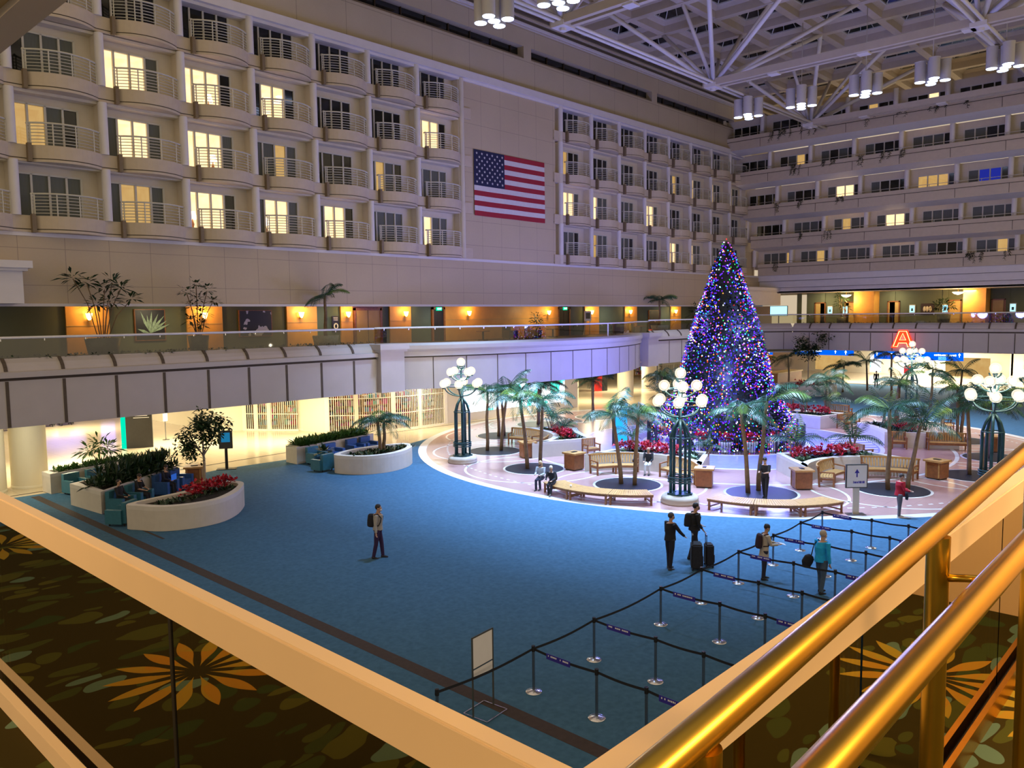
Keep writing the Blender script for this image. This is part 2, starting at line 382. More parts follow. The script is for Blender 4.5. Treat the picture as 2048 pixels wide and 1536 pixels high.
struct('trim_2', b, 'trim', 'pale edge along the foot of the hotel wall')
# pale boxes at the two ends of the wall, above the mezzanine soffit
for i, (x0, x1, y0, z0, z1) in enumerate(((6.0, 10.6, 37.9, 8.65, 10.0), (74.5, 82.5, 37.6, 8.65, 10.05))):
    b = B().box(x0, x1, y0, YH, z0, z1); b.box(x0-.1, x1+.15, y0-.2, YH, z1, z1+.12); b.box(x0, x1+.3, y0-.35, YH, z1+.12, z1+.42)
    struct('trim_%d' % (3+i), b, 'trim', ('white corniced ledge box at the near end of the wall', 'white corniced box in the far corner of the wall')[i])
# --- one room bay: shell, balcony, window (all share meshes)
def bay_arc(o=0.0, n=14):
    a, c = .74, 3.68; ch = c-a; s = .62; r = (ch*ch/4+s*s)/(2*s); cx, cy = (a+c)/2, -.12-s+r; h = math.asin(ch/2/r)
    return [(cx+(r+o)*math.sin(-h+2*h*i/n), cy-(r+o)*math.cos(-h+2*h*i/n)) for i in range(n+1)]
WX = [(.40, .84), (.93, 1.56), (1.65, 2.28), (2.37, 2.90)]; WZ0, WZ1, WY = .74, 2.64, .55
b = B()
b.box(0, .26, 0, WY, .0, FH); b.box(W-.14, W, 0, WY, 0, FH)                     # party walls
b.box(.26, .34, WY, WY+.15, .72, FH); b.box(2.95, W-.14, WY, WY+.15, .72, FH); b.box(.34, 2.95, WY, WY+.15, WZ1+.02, FH)
b.box(.26, W-.14, 0, WY+.15, 2.98, FH+.02)                                      # soffit
b.box(0, W, 0, WY+.15, 0, .72)                                                  # slab
b.slot(1).cyl((.05, -.05), .2, .72, FH, 14)
SHELL = b.mesh('bay_shell', ['plaster', 'trim'])
b = B(); pl = [(0, -.1), (.6, -.1), (.6, -.25)]+bay_arc()+[(W, -.1)]
b.strip(pl, .15, .72, smooth=False); b.strip(pl, 0, .11); n = len(pl)
b.add([(p[0], p[1], .72) for p in pl]+[(p[0], .02, .72) for p in pl], [(k, k+1, n+k+1, n+k) for k in range(n-1)])
b.add([(p[0], p[1], 0) for p in pl]+[(p[0], .02, 0) for p in pl], [(n+k, n+k+1, k+1, k) for k in range(n-1)])
b.slot(1); q = [(x, y+.03) for x, y in pl]; b.strip(q, .1, .16)
PARAPET = b.mesh('parapet', ['band', 'groove'])
DOWN = B().box(.58, .74, -.34, -.1, -.02, .78).mesh('downpipe', 'strip')
rl = [(.70, .1), (.66, -.1)]+bay_arc(-.06)+[(W-.12, .05)]
TOPR = B().tube([(x, y, 1.68) for x, y in rl], .042, 6).mesh('top_rail', 'railw')
b = B()
for z in (.84, .98, 1.12, 1.26, 1.40, 1.54): b.tube([(x, y, z) for x, y in rl[1:]], .018, 4)
for i in (0, 1, 5, 9, 13, 15):
    x, y = rl[1+i]; b.box(x-.022, x+.022, y-.022, y+.022, .72, 1.68)
BARS = b.mesh('balusters', 'railw')
b = B(); xs = [.34, .885, 1.605, 2.325, 2.95]
for x in xs: b.box(x-.045, x+.045, WY-.05, WY+.08, WZ0, WZ1)
b.box(.34, 2.95, WY-.05, WY+.08, WZ1-.05, WZ1+.03); b.box(.34, 2.95, WY-.05, WY+.08, WZ0-.02, WZ0+.06)
WFRAME = b.mesh('window_frame', 'frame')
def pane_mesh(pat, wx, y, z0, z1, cache={}):
    k = (pat, y)
    if k not in cache:
        b = B()
        for c, (x0, x1) in zip(pat, wx): b.slot('dclmhb'.index(c)).quad((x0-.05, y, z0), (x1+.05, y, z0), (x1+.05, y, z1), (x0-.05, y, z1))
        cache[k] = b.mesh('panes', ['darkpane', 'curtain', 'litpane', 'litpane', 'curtain', 'bluepane'])
    return cache[k]
M['bluepane'] = glow('blue screen glow behind glass', (.02, .03, .35), .8)
def room_mesh(wx0, wx1, y, z0, z1, m, d=1.7):
    b = B(); x0, x1 = wx0-.1, wx1+.1; y1 = y+d
    b.quad((x0, y1, z0), (x1, y1, z0), (x1, y1, z1), (x0, y1, z1)); b.quad((x0, y, z0), (x0, y1, z0), (x0, y1, z1), (x0, y, z1)); b.quad((x1, y1, z0), (x1, y, z0), (x1, y, z1), (x1, y1, z1))
    b.quad((x0, y, z1), (x0, y1, z1), (x1, y1, z1), (x1, y, z1)); b.quad((x0, y1, z0), (x0, y, z0), (x1, y, z0), (x1, y1, z0))
    return b.mesh('room', m)
ROOMM = {}
PAT_A = ['dccc dddd dddd dddd dddd dddd dddd dddd dddd'.split(),       # top row, nearest bay first
         'cccc dccc dccc lllc llld dlld dddd dddd llld'.split(),
         'cccc cccc mmcd cllc lllc ccmc dddd cmcd dccc'.split(),
         'llcc lccc cccc cmmc llmd clmc clld cccc clcc'.split()]
PAT_B = ['dddd dddd dddd dddd dddd dddd dddd dddd'.split(),
         'cmdd dddd dcdd dddd mcmd clcd clcd clcd'.split(),
         'cllc clcc cccc cllc cddd dddd dddd dddd'.split(),
         'cccd cmcc cccd dccd cllc clcc dccd dddd'.split()]
LAMPS = {('A', 1, 4): 2.1, ('A', 2, 4): 2.2, ('A', 3, 4): .95, ('A', 3, 6): .72, ('A', 1, 8): 1.25, ('B', 2, 1): 1.3, ('B', 2, 3): 1.35, ('B', 2, 0): 1.2, ('B', 3, 5): 1.2, ('A', 3, 5): 1.35}
rown = ('top', 'second', 'third', 'lowest'); wn = [2]
def state(pat):
    if 'l' in pat or 'm' in pat: return 'lamplit'
    return 'curtained' if 'c' in pat else 'dark'
for gname, xs_, pats in (('A', GA, PAT_A), ('B', GB, PAT_B)):
    for r, zb in enumerate(ROWZ):
        for c, x in enumerate(xs_):
            if gname == 'A' and c == 0 and r == 0: continue
            k = len(xs_)-c if gname == 'A' else c+1
            where = '%s bay %s of flag, %s row' % (ordinal(k-1), 'left' if gname == 'A' else 'right', rown[r])
            put('wall_left', SHELL, None, (x, YH, zb), kind='structure')
            pat = pats[r][c]
            t = thing('balcony', 'bowed balcony of a %s room, %s' % (state(pat), where), 'balcony', (x, YH, zb), 0, 'bowed hotel balconies')
            put('parapet', PARAPET, t); put('downpipe', DOWN, t, label='dark bronze strip'); put('top_rail', TOPR, t); put('balusters', BARS, t)
            w = put('window_%d' % wn[0], WFRAME, None, (x, YH, zb), kind='structure', label='%s hotel window, %s' % (state(pat), where)); wn[0] += 1
            put('panes', pane_mesh(pat, WX, WY+.02, WZ0, WZ1), w)
            if 'l' in pat or 'm' in pat:
                m = 'room' if 'l' in pat else 'room2'; idx = [i for i, ch in enumerate(pat) if ch in 'lm']
                kk = (idx[0], idx[-1], m)
                if kk not in ROOMM: ROOMM[kk] = room_mesh(WX[idx[0]][0], WX[idx[-1]][1], WY+.06, WZ0-.02, WZ1, m)
                put('room', ROOMM[kk], w)
                if (gname, r, c) in LAMPS:
                    lx = LAMPS[(gname, r, c)]
                    if 'lampS' not in ROOMM:
                        ROOMM['lampS'] = B().lathe((0, 0), [(.14, .95), (.24, .55)], 12).mesh('lamp_shade', 'shade')
                        ROOMM['lampB'] = B().lathe((0, 0), [(.0, .0), (.12, .01), (.05, .1), (.09, .3), (.03, .5), (.02, .8)], 10).mesh('lamp_base', 'teakd')
                    tl = thing('table_lamp', 'glowing shaded lamp inside the %s' % where, 'lamp', (x+lx, YH+WY+.75, zb+.76), 0, 'lamps inside the hotel rooms')
                    put('lamp_shade', ROOMM['lampS'], tl); put('lamp_base', ROOMM['lampB'], tl)
# slab ends beside the blank panel
for i, (x0, x1) in enumerate(((XA1, XA1+.95), (XB0-.75, XB0))):
    b = B()
    for zb in ROWZ:
        b.slot(0).box(x0, x1, YH-.1, YH+.3, zb, zb+.72); b.slot(1).box(x0, x1, YH-.06, YH, zb+.1, zb+.16)
        b.slot(2).box(x0+.1, x1-.1, YH+.35, YH+.6, zb+.72, zb+FH)
    b.slot(2).cyl((XA1+.1 if i == 0 else XB0+.05, YH-.02), .2, 11.8, 23.6, 14)
    struct('wall_left', b, ['band', 'groove', 'plaster'])
# flag
def flag():
    x0, x1, z0, z1 = 38.6, 45.95, 14.75, 19.18; y = YH-.06; n = 13; h = (z1-z0)/n; cx = x0+(x1-x0)*.41; cz = z1-7*h
    t = thing('flag', 'large american flag hung flat on the beige wall between balconies', 'flag', (0, 0, 0))
    b = B()
    def wv(x, z): return y-.05*math.sin((x-x0)*1.7+z*.5)*((z1-z)/(z1-z0))*.6
    for i in range(n):
        za, zb = z1-i*h, z1-(i+1)*h; xa = cx if i < 7 else x0; m = 24
        b.slot(i % 2)
        for k in range(m):
            p, q = xa+(x1-xa)*k/m, xa+(x1-xa)*(k+1)/m
            b.quad((p, wv(p, zb), zb), (q, wv(q, zb), zb), (q, wv(q, za), za), (p, wv(p, za), za))
    M['fred'] = mat('flag red', (.34, .012, .03), .8, var=.1); M['fwhite'] = mat('flag white', (.66, .63, .62), .8, var=.05); M['fblue'] = mat('flag navy', (.012, .014, .06), .8, var=.1)
    b.obj('stripes', ['fred', 'fwhite'], t)
    b = B()
    for k in range(10):
        p, q = x0+(cx-x0)*k/10, x0+(cx-x0)*(k+1)/10
        b.quad((p, wv(p, cz)-.005, cz), (q, wv(q, cz)-.005, cz), (q, wv(q, z1)-.005, z1), (p, wv(p, z1)-.005, z1))
    b.obj('canton', 'fblue', t)
    b = B()
    for r in range(9):
        for c in range(6 if r % 2 == 0 else 5):
            sx = x0+(cx-x0)*(c*2+(1 if r % 2 == 0 else 2))/12; sz = z1-(z1-cz)*(r+1)/10
            pts = [(sx+(.105 if i % 2 == 0 else .045)*math.sin(PI*i/5), y-.045, sz+(.105 if i % 2 == 0 else .045)*math.cos(PI*i/5)) for i in range(10)]
            o = len(b.v); b.add([(sx, y-.045, sz)]+pts, [(0, 1+i, 1+(i+1) % 10) for i in range(10)])
    b.obj('stars', 'fwhite', t)
flag()
# ================================================================== END WALL ON THE RIGHT (each storey leans further in)
RR = [(74.0, 23.87), (75.75, 20.75), (77.5, 17.56), (79.25, 14.62), (81.0, 11.80)]   # (front x, underside z), top to bottom
YC = [36.05-4.07*i for i in range(-1, 8)]; Y0R, Y1R = 3.5, 39.5
PAT_R = ['dddd dddd dddd dmdd ddld dddd dddd dddd'.split(), 'dddd dcmd cdcd cddd cccd ccdd cccd dddd'.split(),
         'dddd cddd cmld cddd mmmd cbbd cccd dddd'.split(), 'dddd cccd cmcc cmlc cccc cccc cccd dddd'.split(), 'cccm ccmc cccc cccc cddc ccmc cccc cccc'.split()]
RX = [(.75, 1.46), (1.58, 2.31), (2.43, 3.16), (3.28, 3.95)]
RFRAME = {}
b0 = B()
for x in (.70, 1.52, 2.37, 3.22, 3.98): b0.box(x-.05, x+.05, -.05, .06, .75, 2.36)
b0.box(.7, 3.98, -.05, .06, 2.36, 2.46)
RFR = b0.mesh('window_frame', 'frame')
for r, (xr, zb) in enumerate(RR):
    zn = RR[r-1][1] if r else zb+3.2
    b = B()
    b.slot(0).box(xr, xr+.25, Y0R, Y1R, zb+.0, zb+1.2); b.box(xr-.06, xr+.1, Y0R, Y1R, zb+.86, zb+1.22)
    b.slot(1).box(xr-.065, xr, Y0R, Y1R, zb+.82, zb+.86)
    for yc in YC: b.box(xr-.01, xr, yc-.02, yc+.02, zb+.05, zb+.82)
    b.slot(2).add([(xr, Y0R, zb), (xr, Y1R, zb), (xr+1.85, Y1R, zb-.25), (xr+1.85, Y0R, zb-.25)], [(0, 1, 2, 3)])     # sloping soffit under the overhang
    b.box(xr+.25, xr+2.2, Y0R, Y1R, zb+.55, zb+.7)
    struct('wall_right', b, ['band', 'groove', 'trim'], 'long cream parapet band of the end wall, %s storey from the top' % ordinal(r))
    b = B(); wy = xr+1.25; zt = zn-.1
    b.box(wy, wy+.2, Y0R, Y1R, zb+2.42, zt)                                     # head above the windows
    for i, yc in enumerate(YC):
        b.box(xr+.4, wy+.2, yc-.09, yc+.09, zb+.7, zt); b.box(wy-.02, wy+.2, yc-.72, yc, zb+.7, zt)
        b.slot(1).cyl((xr+.42, yc), .21, zb+1.0, zt+.05, 12); b.slot(0)
    struct('wall_right', b, ['plaster', 'trim'])
    b = B().tube([(xr+.12, Y0R, zb+1.45), (xr+.12, Y1R, zb+1.45)], .025, 5)
    for i in range(18): b.box(xr+.1, xr+.14, Y0R+i*2.04-.02, Y0R+i*2.04+.02, zb+1.2, zb+1.45)
    tg = b.obj('guard_rail', 'railw'); tag(tg, 'thin rail along the end wall parapet, %s storey from the top' % ordinal(r), 'railing', 'thin parapet rails of the end wall')
    for i in range(8):
        pat = PAT_R[r][i]
        w = put('window_%d' % wn[0], RFR, None, (wy, YC[i], zb), -PI/2, kind='structure', label='%s window band in the %s storey from the top, %s bay from the corner' % (state(pat), ordinal(r), ordinal(i))); wn[0] += 1
        put('panes', pane_mesh(pat, RX, .02, .75, 2.4), w)
        if 'l' in pat or 'm' in pat:
            m = 'room' if 'l' in pat else 'room2'; idx = [k for k, ch in enumerate(pat) if ch in 'lm']; kk = ('R', idx[0], idx[-1], m)
            if kk not in ROOMM: ROOMM[kk] = room_mesh(RX[idx[0]][0], RX[idx[-1]][1], .06, .72, 2.36, m)
            put('room', ROOMM[kk], w)
b = B()     # stepped bands under the lowest storey
for i, (x, z0, z1) in enumerate(((81.15, 11.2, 11.8), (81.4, 10.5, 11.17), (81.7, 9.95, 10.47))): b.slot(0).box(x, x+1.5, Y0R, Y1R, z0, z1); b.slot(1).box(x+.15, x+1.5, Y0R, Y1R, z1-.01, z1+.05)
struct('wall_right', b, ['trim', 'groove'])
# trailing plants over the parapets
def vine(seed, w):
    r = random.Random(seed); b = B()
    for k in range(max(3, int(w*3))):
        y = r.uniform(0, w); L = r.uniform(.25, 1.0); p = [(-.1-.05*j, y+r.uniform(-.08, .08), -.05-L*j/5) for j in range(6)]
        b.tube([(.1, y, .1)]+p, .014, 4)
        for q in p:
            for s_ in (-1, 1):
                a = r.uniform(0, .09); b.add([(q[0], q[1], q[2]), (q[0]-.02, q[1]+s_*.06, q[2]+.03-a), (q[0]-.03, q[1]+s_*.13, q[2]-.06-a), (q[0]-.02, q[1]+s_*.05, q[2]-.07)], [(0, 1, 2, 3)])
    return b
M['vine'] = mat('dry trailing vine', (.035, .04, .018), .7, var=.5)
for i, (r, y, w) in enumerate(((0, 31.9, 3.4), (0, 30.5, .6), (0, 25.3, .8), (0, 22.6, .9), (0, 19.6, 2.6), (0, 17.8, .5), (1, 31.8, 2.2), (1, 29.0, 1.6), (1, 26.8, .8), (1, 24.6, 1.2), (2, 33.2, .5), (2, 29.2, 1.4), (3, 33.8, .7), (3, 30.8, 1.0), (4, 37.2, .5), (4, 15.9, 3.6), (1, 23.4, .7), (2, 35.6, .4))):
    xr, zb = RR[r]
    o = vine(i, w).obj('trailing_vine', 'vine', None, loc=(xr, y, zb+1.25))
    tag(o, 'dry vine trailing over the %s parapet, %s' % (('top', 'second', 'third', 'fourth', 'lowest')[r], ('%.0f metres from the corner' % (39.5-y))), 'vine', 'vines on the end wall parapets')
# ================================================================== ROOF
ZN, ZG, GS = 24.5, 29.23, 4.306
NX, NY = (53.8, 29.9)
gx = [NX+GS*i for i in range(-10, 8)]; gy = [NY+GS*i for i in range(-8, 3)]
b = B()
for x in gx: b.box(x-.28, x+.28, gy[0]-2, gy[-1]+.4, ZG-.25, ZG+.45)
for y in gy: b.box(gx[0]-2, gx[-1]+2, y-.28, y+.28, ZG-.2, ZG+.4)
b.slot(1).add([(-6, YH-.02, 28.45), (86, YH-.02, 28.45), (86, gy[-1]-.2, ZG+.2), (-6, gy[-1]-.2, ZG+.2)], [(0, 3, 2, 1)])
for k in range(4):
    y = YH-.25-k*.22; z = 28.45+k*.17
    b.slot(2 if k % 2 else 0).box(-6, 86, y-.06, y+.06, z-.1, z+.05)
b.slot(1).box(-6, 86, YH-.5, YH+.1, 28.4, 28.6)
struct('ceiling', b, ['ceil', 'trim', 'groove'], 'coffered steel roof grid over the atrium')
b = B(); h = GS/2-.28                                  # a skylight: recessed dark pyramid with pale glazing bars
for s_, q in ((.93, .55), (.80, .85)): pass
pts = [(-h, -h, .3), (h, -h, .3), (h, h, .3), (-h, h, .3)]; ins = [(x*.8, y*.8, .55) for x, y, z in pts]; top = (0, 0, 2.2)
b.slot(0).add(pts+ins, [(i, (i+1) % 4, 4+(i+1) % 4, 4+i) for i in range(4)])
b.slot(1).add(ins+[top], [(i, (i+1) % 4, 4) for i in range(4)])
SKY = b.mesh('skylight', ['ceil', 'skyglass'])
b = B()
for p in ins: b.bar(p, top, .07)
for i in range(4):
    p, q = Vector(ins[i]), Vector(ins[(i+1) % 4]); t_ = Vector(top)
    for f in (1/3, 2/3): b.bar(p.lerp(q, f), p.lerp(q, f).lerp(t_, .93 if f else 0), .04)
    b.bar(p.lerp(t_, .4), q.lerp(t_, .4), .04); b.bar(p, q, .09)
SKYB = b.mesh('glazing_bars', 'frame')
for x in gx[3:-1]:
    for y in gy[:-1]:
        w = put('window_%d' % wn[0], SKY, None, (x+h+.28, y+h+.28, ZG), kind='structure'); wn[0] += 1
        put('glazing_bars', SKYB, w)
nodes_ = [(NX-17.22, NY), (NX, NY), (NX+17.22, NY), (NX-17.22, NY-17.22), (NX, NY-17.22), (NX+17.22, NY-17.22)]
nodename = ('above the flag', 'over the wall right of the flag', 'in the far corner by the end wall', 'nearest overhead', 'out over the middle of the atrium', 'over the end wall')
for i, (x, y) in enumerate(nodes_):
    t = thing('strut_tree', 'white branching roof struts meeting at a node %s' % nodename[i], 'roof struts', (x, y, ZN), 0, 'branching roof strut nodes')
    t['kind'] = 'structure'
    B().box(-.55, .55, -.45, .45, -.28, .0).cyl((0, 0), .2, -.42, -.28, 12).obj('node_plate', 'trim', t)
    b = B()
    for dx, dy in ((1, 0), (-1, 0), (0, -1), (0, 1), (2, -1), (-2, -1), (1, -2), (-1, -2), (2, 1), (-2, 1)):
        if y > 30 and dy > 0: continue
        p = Vector((dx*GS, dy*GS, ZG-ZN-.2)); d = p.normalized()
        b.tube([d*.35, p], .14 if abs(dx)+abs(dy) < 3 else .16, 8)
    b.obj('struts', 'trim', t)
b = B()
for y in (NY, NY-17.22):
    for o in (-.22, .22): b.tube([(10, y+o, ZN+.05), (80, y+o, ZN+.05)], .11, 8)
struct('beam', b, 'trim', 'twin horizontal rods tying the roof nodes together')
b = B()
for x in (NX-17.22, NX, NX+17.22):
    for o in (-.32, .32): b.box(x+o-.16, x+o+.16, -6, NY+.6, ZN-.18, ZN+.28)
    for k in range(6): b.slot(1).box(x-.35, x+.35, NY-5-k*6, NY-4.3-k*6, ZN-.28, ZN-.16); b.slot(0)
struct('beam', b, ['ceil', 'trim'], 'paired roof beams running out over the atrium')
# hanging clusters of white can lights
b = B()
PC = [(.75, 0), (0, .75), (-.75, 0), (0, -.75), (0, 0)]
CAN = B().cyl((0, 0), .34, .05, 1.35, 16).cyl((0, 0), .36, 1.3, 1.36, 16).mesh('can', 'pendant')
LENS = B().cyl((0, 0), .31, .02, .06, 16).mesh('lens', 'pendlight')
CAB = B().tube([(0, 0, 1.4), (0, 0, 6.0)], .03, 5).tube([(-.75, 0, 1.42), (.75, 0, 1.42)], .04, 5).tube([(0, -.75, 1.42), (0, .75, 1.42)], .04, 5).mesh('cable', 'white')
pos = [(58.9, 29.7), (58.9, 25.5), (58.9, 20.9), (58.9, 16.6), (58.9, 12.4), (30.6, 29.6), (31.1, 25.7), (31, 20.9), (31, 16.6), (31, 12.4), (45, 8), (22, 20)]
pn = ['nearest the wall at the far end', 'second from the wall at the far end', 'middle of the far row', 'fourth from the wall at the far end', 'fifth from the wall at the far end', 'close to the wall above the flag', 'beside the near roof node', '', '', '', '', '']
for i, (x, y) in enumerate(pos):
    l = light('AREA', (x, y, 22.9), (1200 if x < 40 else 520) if i < 11 else 500, (.40, .62, 1) if x < 40 else (.75, .85, 1), 1.6, (0, 0, -1)); l.data.spread = PI*.36
    if i > 6: continue
    t = thing('pendant_light', 'cluster of hanging can lights, %s' % pn[i], 'hanging light', (x, y, 23.0), .4, 'hanging can light clusters')
    for q in PC: put('can', CAN, t, (q[0], q[1], 0)); put('lens', LENS, t, (q[0], q[1], 0))
    put('cable', CAB, t)
# near ceiling edge crossing the top left corner
b = B().box(.72, .985, -2, 8, 9.0, 9.02)
b.add([(.985, -2, 9.0), (.985, 9, 9.0), (1.04, 9, 9.18), (1.04, -2, 9.18)], [(0, 1, 2, 3)])
b = B(); b.slot(0).box(.93, 1.045, -3, 3.85, 9.0, 9.25); b.slot(1).box(.80, .93, -3, 3.85, 9.03, 9.25); b.slot(0).box(.74, .80, -3, 3.85, 9.0, 9.25); b.box(-6, .74, -3, 3.85, 9.04, 9.25)
struct('ceiling', b, ['trim', 'plaster'], 'edge of the near ceiling crossing the upper left corner')
# ================================================================== MEZZANINE
def off(line, d):
    n = len(line); out = []
    for i in range(n):
        a = Vector(line[max(i-1, 0)]); p = Vector(line[i]); c = Vector(line[min(i+1, n-1)])
        n1 = (p-a) if i else (c-p); n2 = (c-p) if i < n-1 else (p-a)
        n1 = Vector((n1.y, -n1.x)).normalized(); n2 = Vector((n2.y, -n2.x)).normalized(); m = (n1+n2).normalized()
        out.append(tuple(p+m*d/max(.4, m.dot(n1))))
    return out
def sweep(b, line, prof):
    """prof: list of (offset outward, z, slot of the face that follows)"""
    for (d0, z0, s_), (d1, z1, _) in zip(prof, prof[1:]):
        b.slot(s_).strip(off(line, d0), z0, z1, off(line, d1))
def clen(line): return [0]+[sum((Vector(line[j+1])-Vector(line[j])).length for j in range(i)) for i in range(1, len(line))]
def along(line, s_):
    for a, c in zip(line, line[1:]):
        l = (Vector(c)-Vector(a)).length
        if s_ <= l: d = (Vector(c)-Vector(a))/l; return Vector(a)+d*s_, d
        s_ -= l
    return Vector(line[-1]), d
def vjoints(b, line, start, step, w, z0, z1, d=.012):
    s_ = start; tot = clen(line)[-1]
    while s_ < tot:
        p, t = along(line, s_); n = Vector((t.y, -t.x)); b.obox(p+n*d*.5, t, n, w/2, d, z0, z1); s_ += step
PROF_A = lambda z: [(-.5, (4.24 if z > .3 else 3.62+z), 0), (0, (4.24 if z > .3 else 3.62+z), 0), (0, 5.52+z, 1), (-.1, 5.52+z, 1), (-.1, 5.64+z, 0), (.14, 5.64+z, 0), (.14, 5.86+z, 0), (-.04, 5.9+z, 0), (-.10, 6.05+z, 0), (-.24, 6.22+z, 0), (-.46, 6.36+z, 0), (-.5, 6.4+z, 2), (-1.1, 6.4+z, 2)]
PROF_B = lambda z: [(-.5, 3.62+z, 0), (0, 3.62+z, 0), (0, 5.5+z, 1), (-.06, 5.5+z, 1), (-.06, 5.58+z, 0), (.1, 5.58+z, 0), (.1, 5.86+z, 0), (.16, 5.9+z, 0), (.22, 6.0+z, 0), (.24, 6.22+z, 0), (.05, 6.34+z, 0), (-.9, 6.36+z, 0)]
lineA = [(-6, 36.5), (28.0, 36.5)]
bul = [p for p in arc((42, 58.16), 24.84, 239.0, 302.0, 30)]
lineC = [(56.2, 36.5), (74.2, 36.5)]
lineD = [(74.2, 36.5), (77.0, 33.8)]
lineR = [(77.0, 33.8), (77.0, -8)]
M['capped'] = M['fascia']
def fascia(line, prof, z, start, step, w, label, ribs=True):
    b = B(); sweep(b, line, prof(z)); b.slot(1); vjoints(b, line, start, step, w, (4.26 if z > .3 else 3.64+z), 5.5+z)
    if ribs:
        s_ = start; tot = clen(line)[-1]
        while s_ < tot:
            p, t = along(line, s_); n = Vector((t.y, -t.x))
            for d0, z0, d1, z1 in ((-.02, 5.9, -.09, 6.07), (-.09, 6.07, -.23, 6.24), (-.23, 6.24, -.45, 6.4)): b.bar((*(p+n*d0), z0+z), (*(p+n*d1), z1+z), .13, .05)
            s_ += step
    return struct('wall_mezzanine', b, ['fascia', 'groove', 'soil'], label)
fascia(lineA, PROF_A, 0, 15.4-2.1*7, 2.1, .12, 'grey panelled mezzanine fascia at the left')
fascia(bul, PROF_B, 0, .3, 2.12, .05, 'bowed mezzanine fascia tinted by the tree lights', False)
fascia(lineC, PROF_A, .1, .4, 2.0, .06, 'mezzanine fascia behind the tree')
fascia(lineD, PROF_A, .4, 1.0, 2.0, .05, 'cornerwise mezzanine fascia', False)
fascia(lineR, PROF_A, .4, 1.7, 1.93, .06, 'mezzanine fascia of the end wall under the red letter')
b = B()
for x0, x1 in ((27.8, 29.5), (54.9, 56.4)): b.box(x0, x1, 36.15, 37.6, 3.6, 5.9); b.box(x0-.12, x1+.12, 36.0, 37.6, 5.9, 6.05); b.box(x0-.2, x1+.2, 35.9, 37.6, 6.05, 6.36)
struct('pillar', b, 'fascia', 'plain fascia piers either side of the bowed section')
edge = lineA+[(28.6, 36.6)]+bul[1:-1]+lineC
b = B().prism([(x, y+.3) for x, y in edge]+[(77.3, 33.8), (92, 33.8), (92, 47), (-6, 47)], 6.0, 6.15)
b.prism([(77.3, -10), (92, -10), (92, 33.8), (77.3, 33.8)], 6.42, 6.55)
struct('floor_mezzanine', b, 'brown')
b = B().prism([(x, y+.2) for x, y in edge]+[(77.2, 33.8), (112, 33.8), (112, 84), (-16, 84)], 3.92, 4.02)
b.prism([(77.2, -12), (112, -12), (112, 33.8), (77.2, 33.8)], 4.2, 4.3)
struct('ceiling', b, 'cream', 'ceiling of the concourse under the mezzanine')
b = B().box(-6, 82, YH+.06, 47, 8.64, 8.8); b.box(81.7, 92, -10, 47, 9.9, 10.1)
struct('ceiling', b, 'plaster', 'soffit over the mezzanine walk')
# panelled inner wall of the mezzanine
YI, ZM = 43.0, 6.15
pan = [(-6, 'g'), (13.75, 'o'), (15.79, 'g'), (19.83, 'o'), (21.89, 'g'), (26.0, 'o'), (28.11, 't'), (29.89, 'o'), (30.8, 'n'), (33.3, 't'), (33.84, 'o'), (35.67, 't'), (37.7, 'k'), (38.79, 'o'), (51.62, 'k'), (53.15, 't'), (55.23, 'o'), (57.25, 't'), (61.24, 'o'), (63.2, 't'), (69.17, 'o'), (71.06, 't'), (76, 'o'), (80, 'd'), (92, None)]
b = B(); sl = dict(g=0, t=1, o=2, d=3, n=3, k=4)
for (x0, c), (x1, _) in zip(pan, pan[1:]):
    b.slot(sl[c]).box(x0, x1, YI-(.12 if c == 'o' else 0), YI+.3, ZM, 8.65)
    if c == 'o': b.slot(5).box(x0, x1, YI-.14, YI-.1, 7.62, 7.66)
struct('wall_left', b, ['green', 'teal', 'orange', 'teakd', 'black', 'tan'], 'mezzanine wall of olive and orange panels')
def door(n, x0, x1, z0, z1, y, m='tan', ax='x'):
    b = B()
    if ax == 'x': b.box(x0, x1, y-.1, y, z0, z1); b.slot(1).box((x0+x1)/2-.015, (x0+x1)/2+.015, y-.11, y, z0, z1); f = B().box(x0-.15, x0, y-.14, y+.02, z0, z1+.15).box(x1, x1+.15, y-.14, y+.02, z0, z1+.15).box(x0-.15, x1+.15, y-.14, y+.02, z1, z1+.15)
    else: b.box(y-.1, y, x0, x1, z0, z1); f = B().box(y-.14, y+.02, x0-.12, x0, z0, z1+.12).box(y-.14, y+.02, x1, x1+.12, z0, z1+.12).box(y-.14, y+.02, x0-.12, x1+.12, z1, z1+.12)
    d = struct('door_%d' % n, b, [m, 'brown']); f.obj('door_frame', 'teakd', d)
door(1, 31.05, 33.0, ZM, 8.35, YI); door(2, 37.75, 38.7, ZM, 8.4, YI, 'black'); door(3, 51.7, 53.05, ZM, 8.4, YI, 'black')
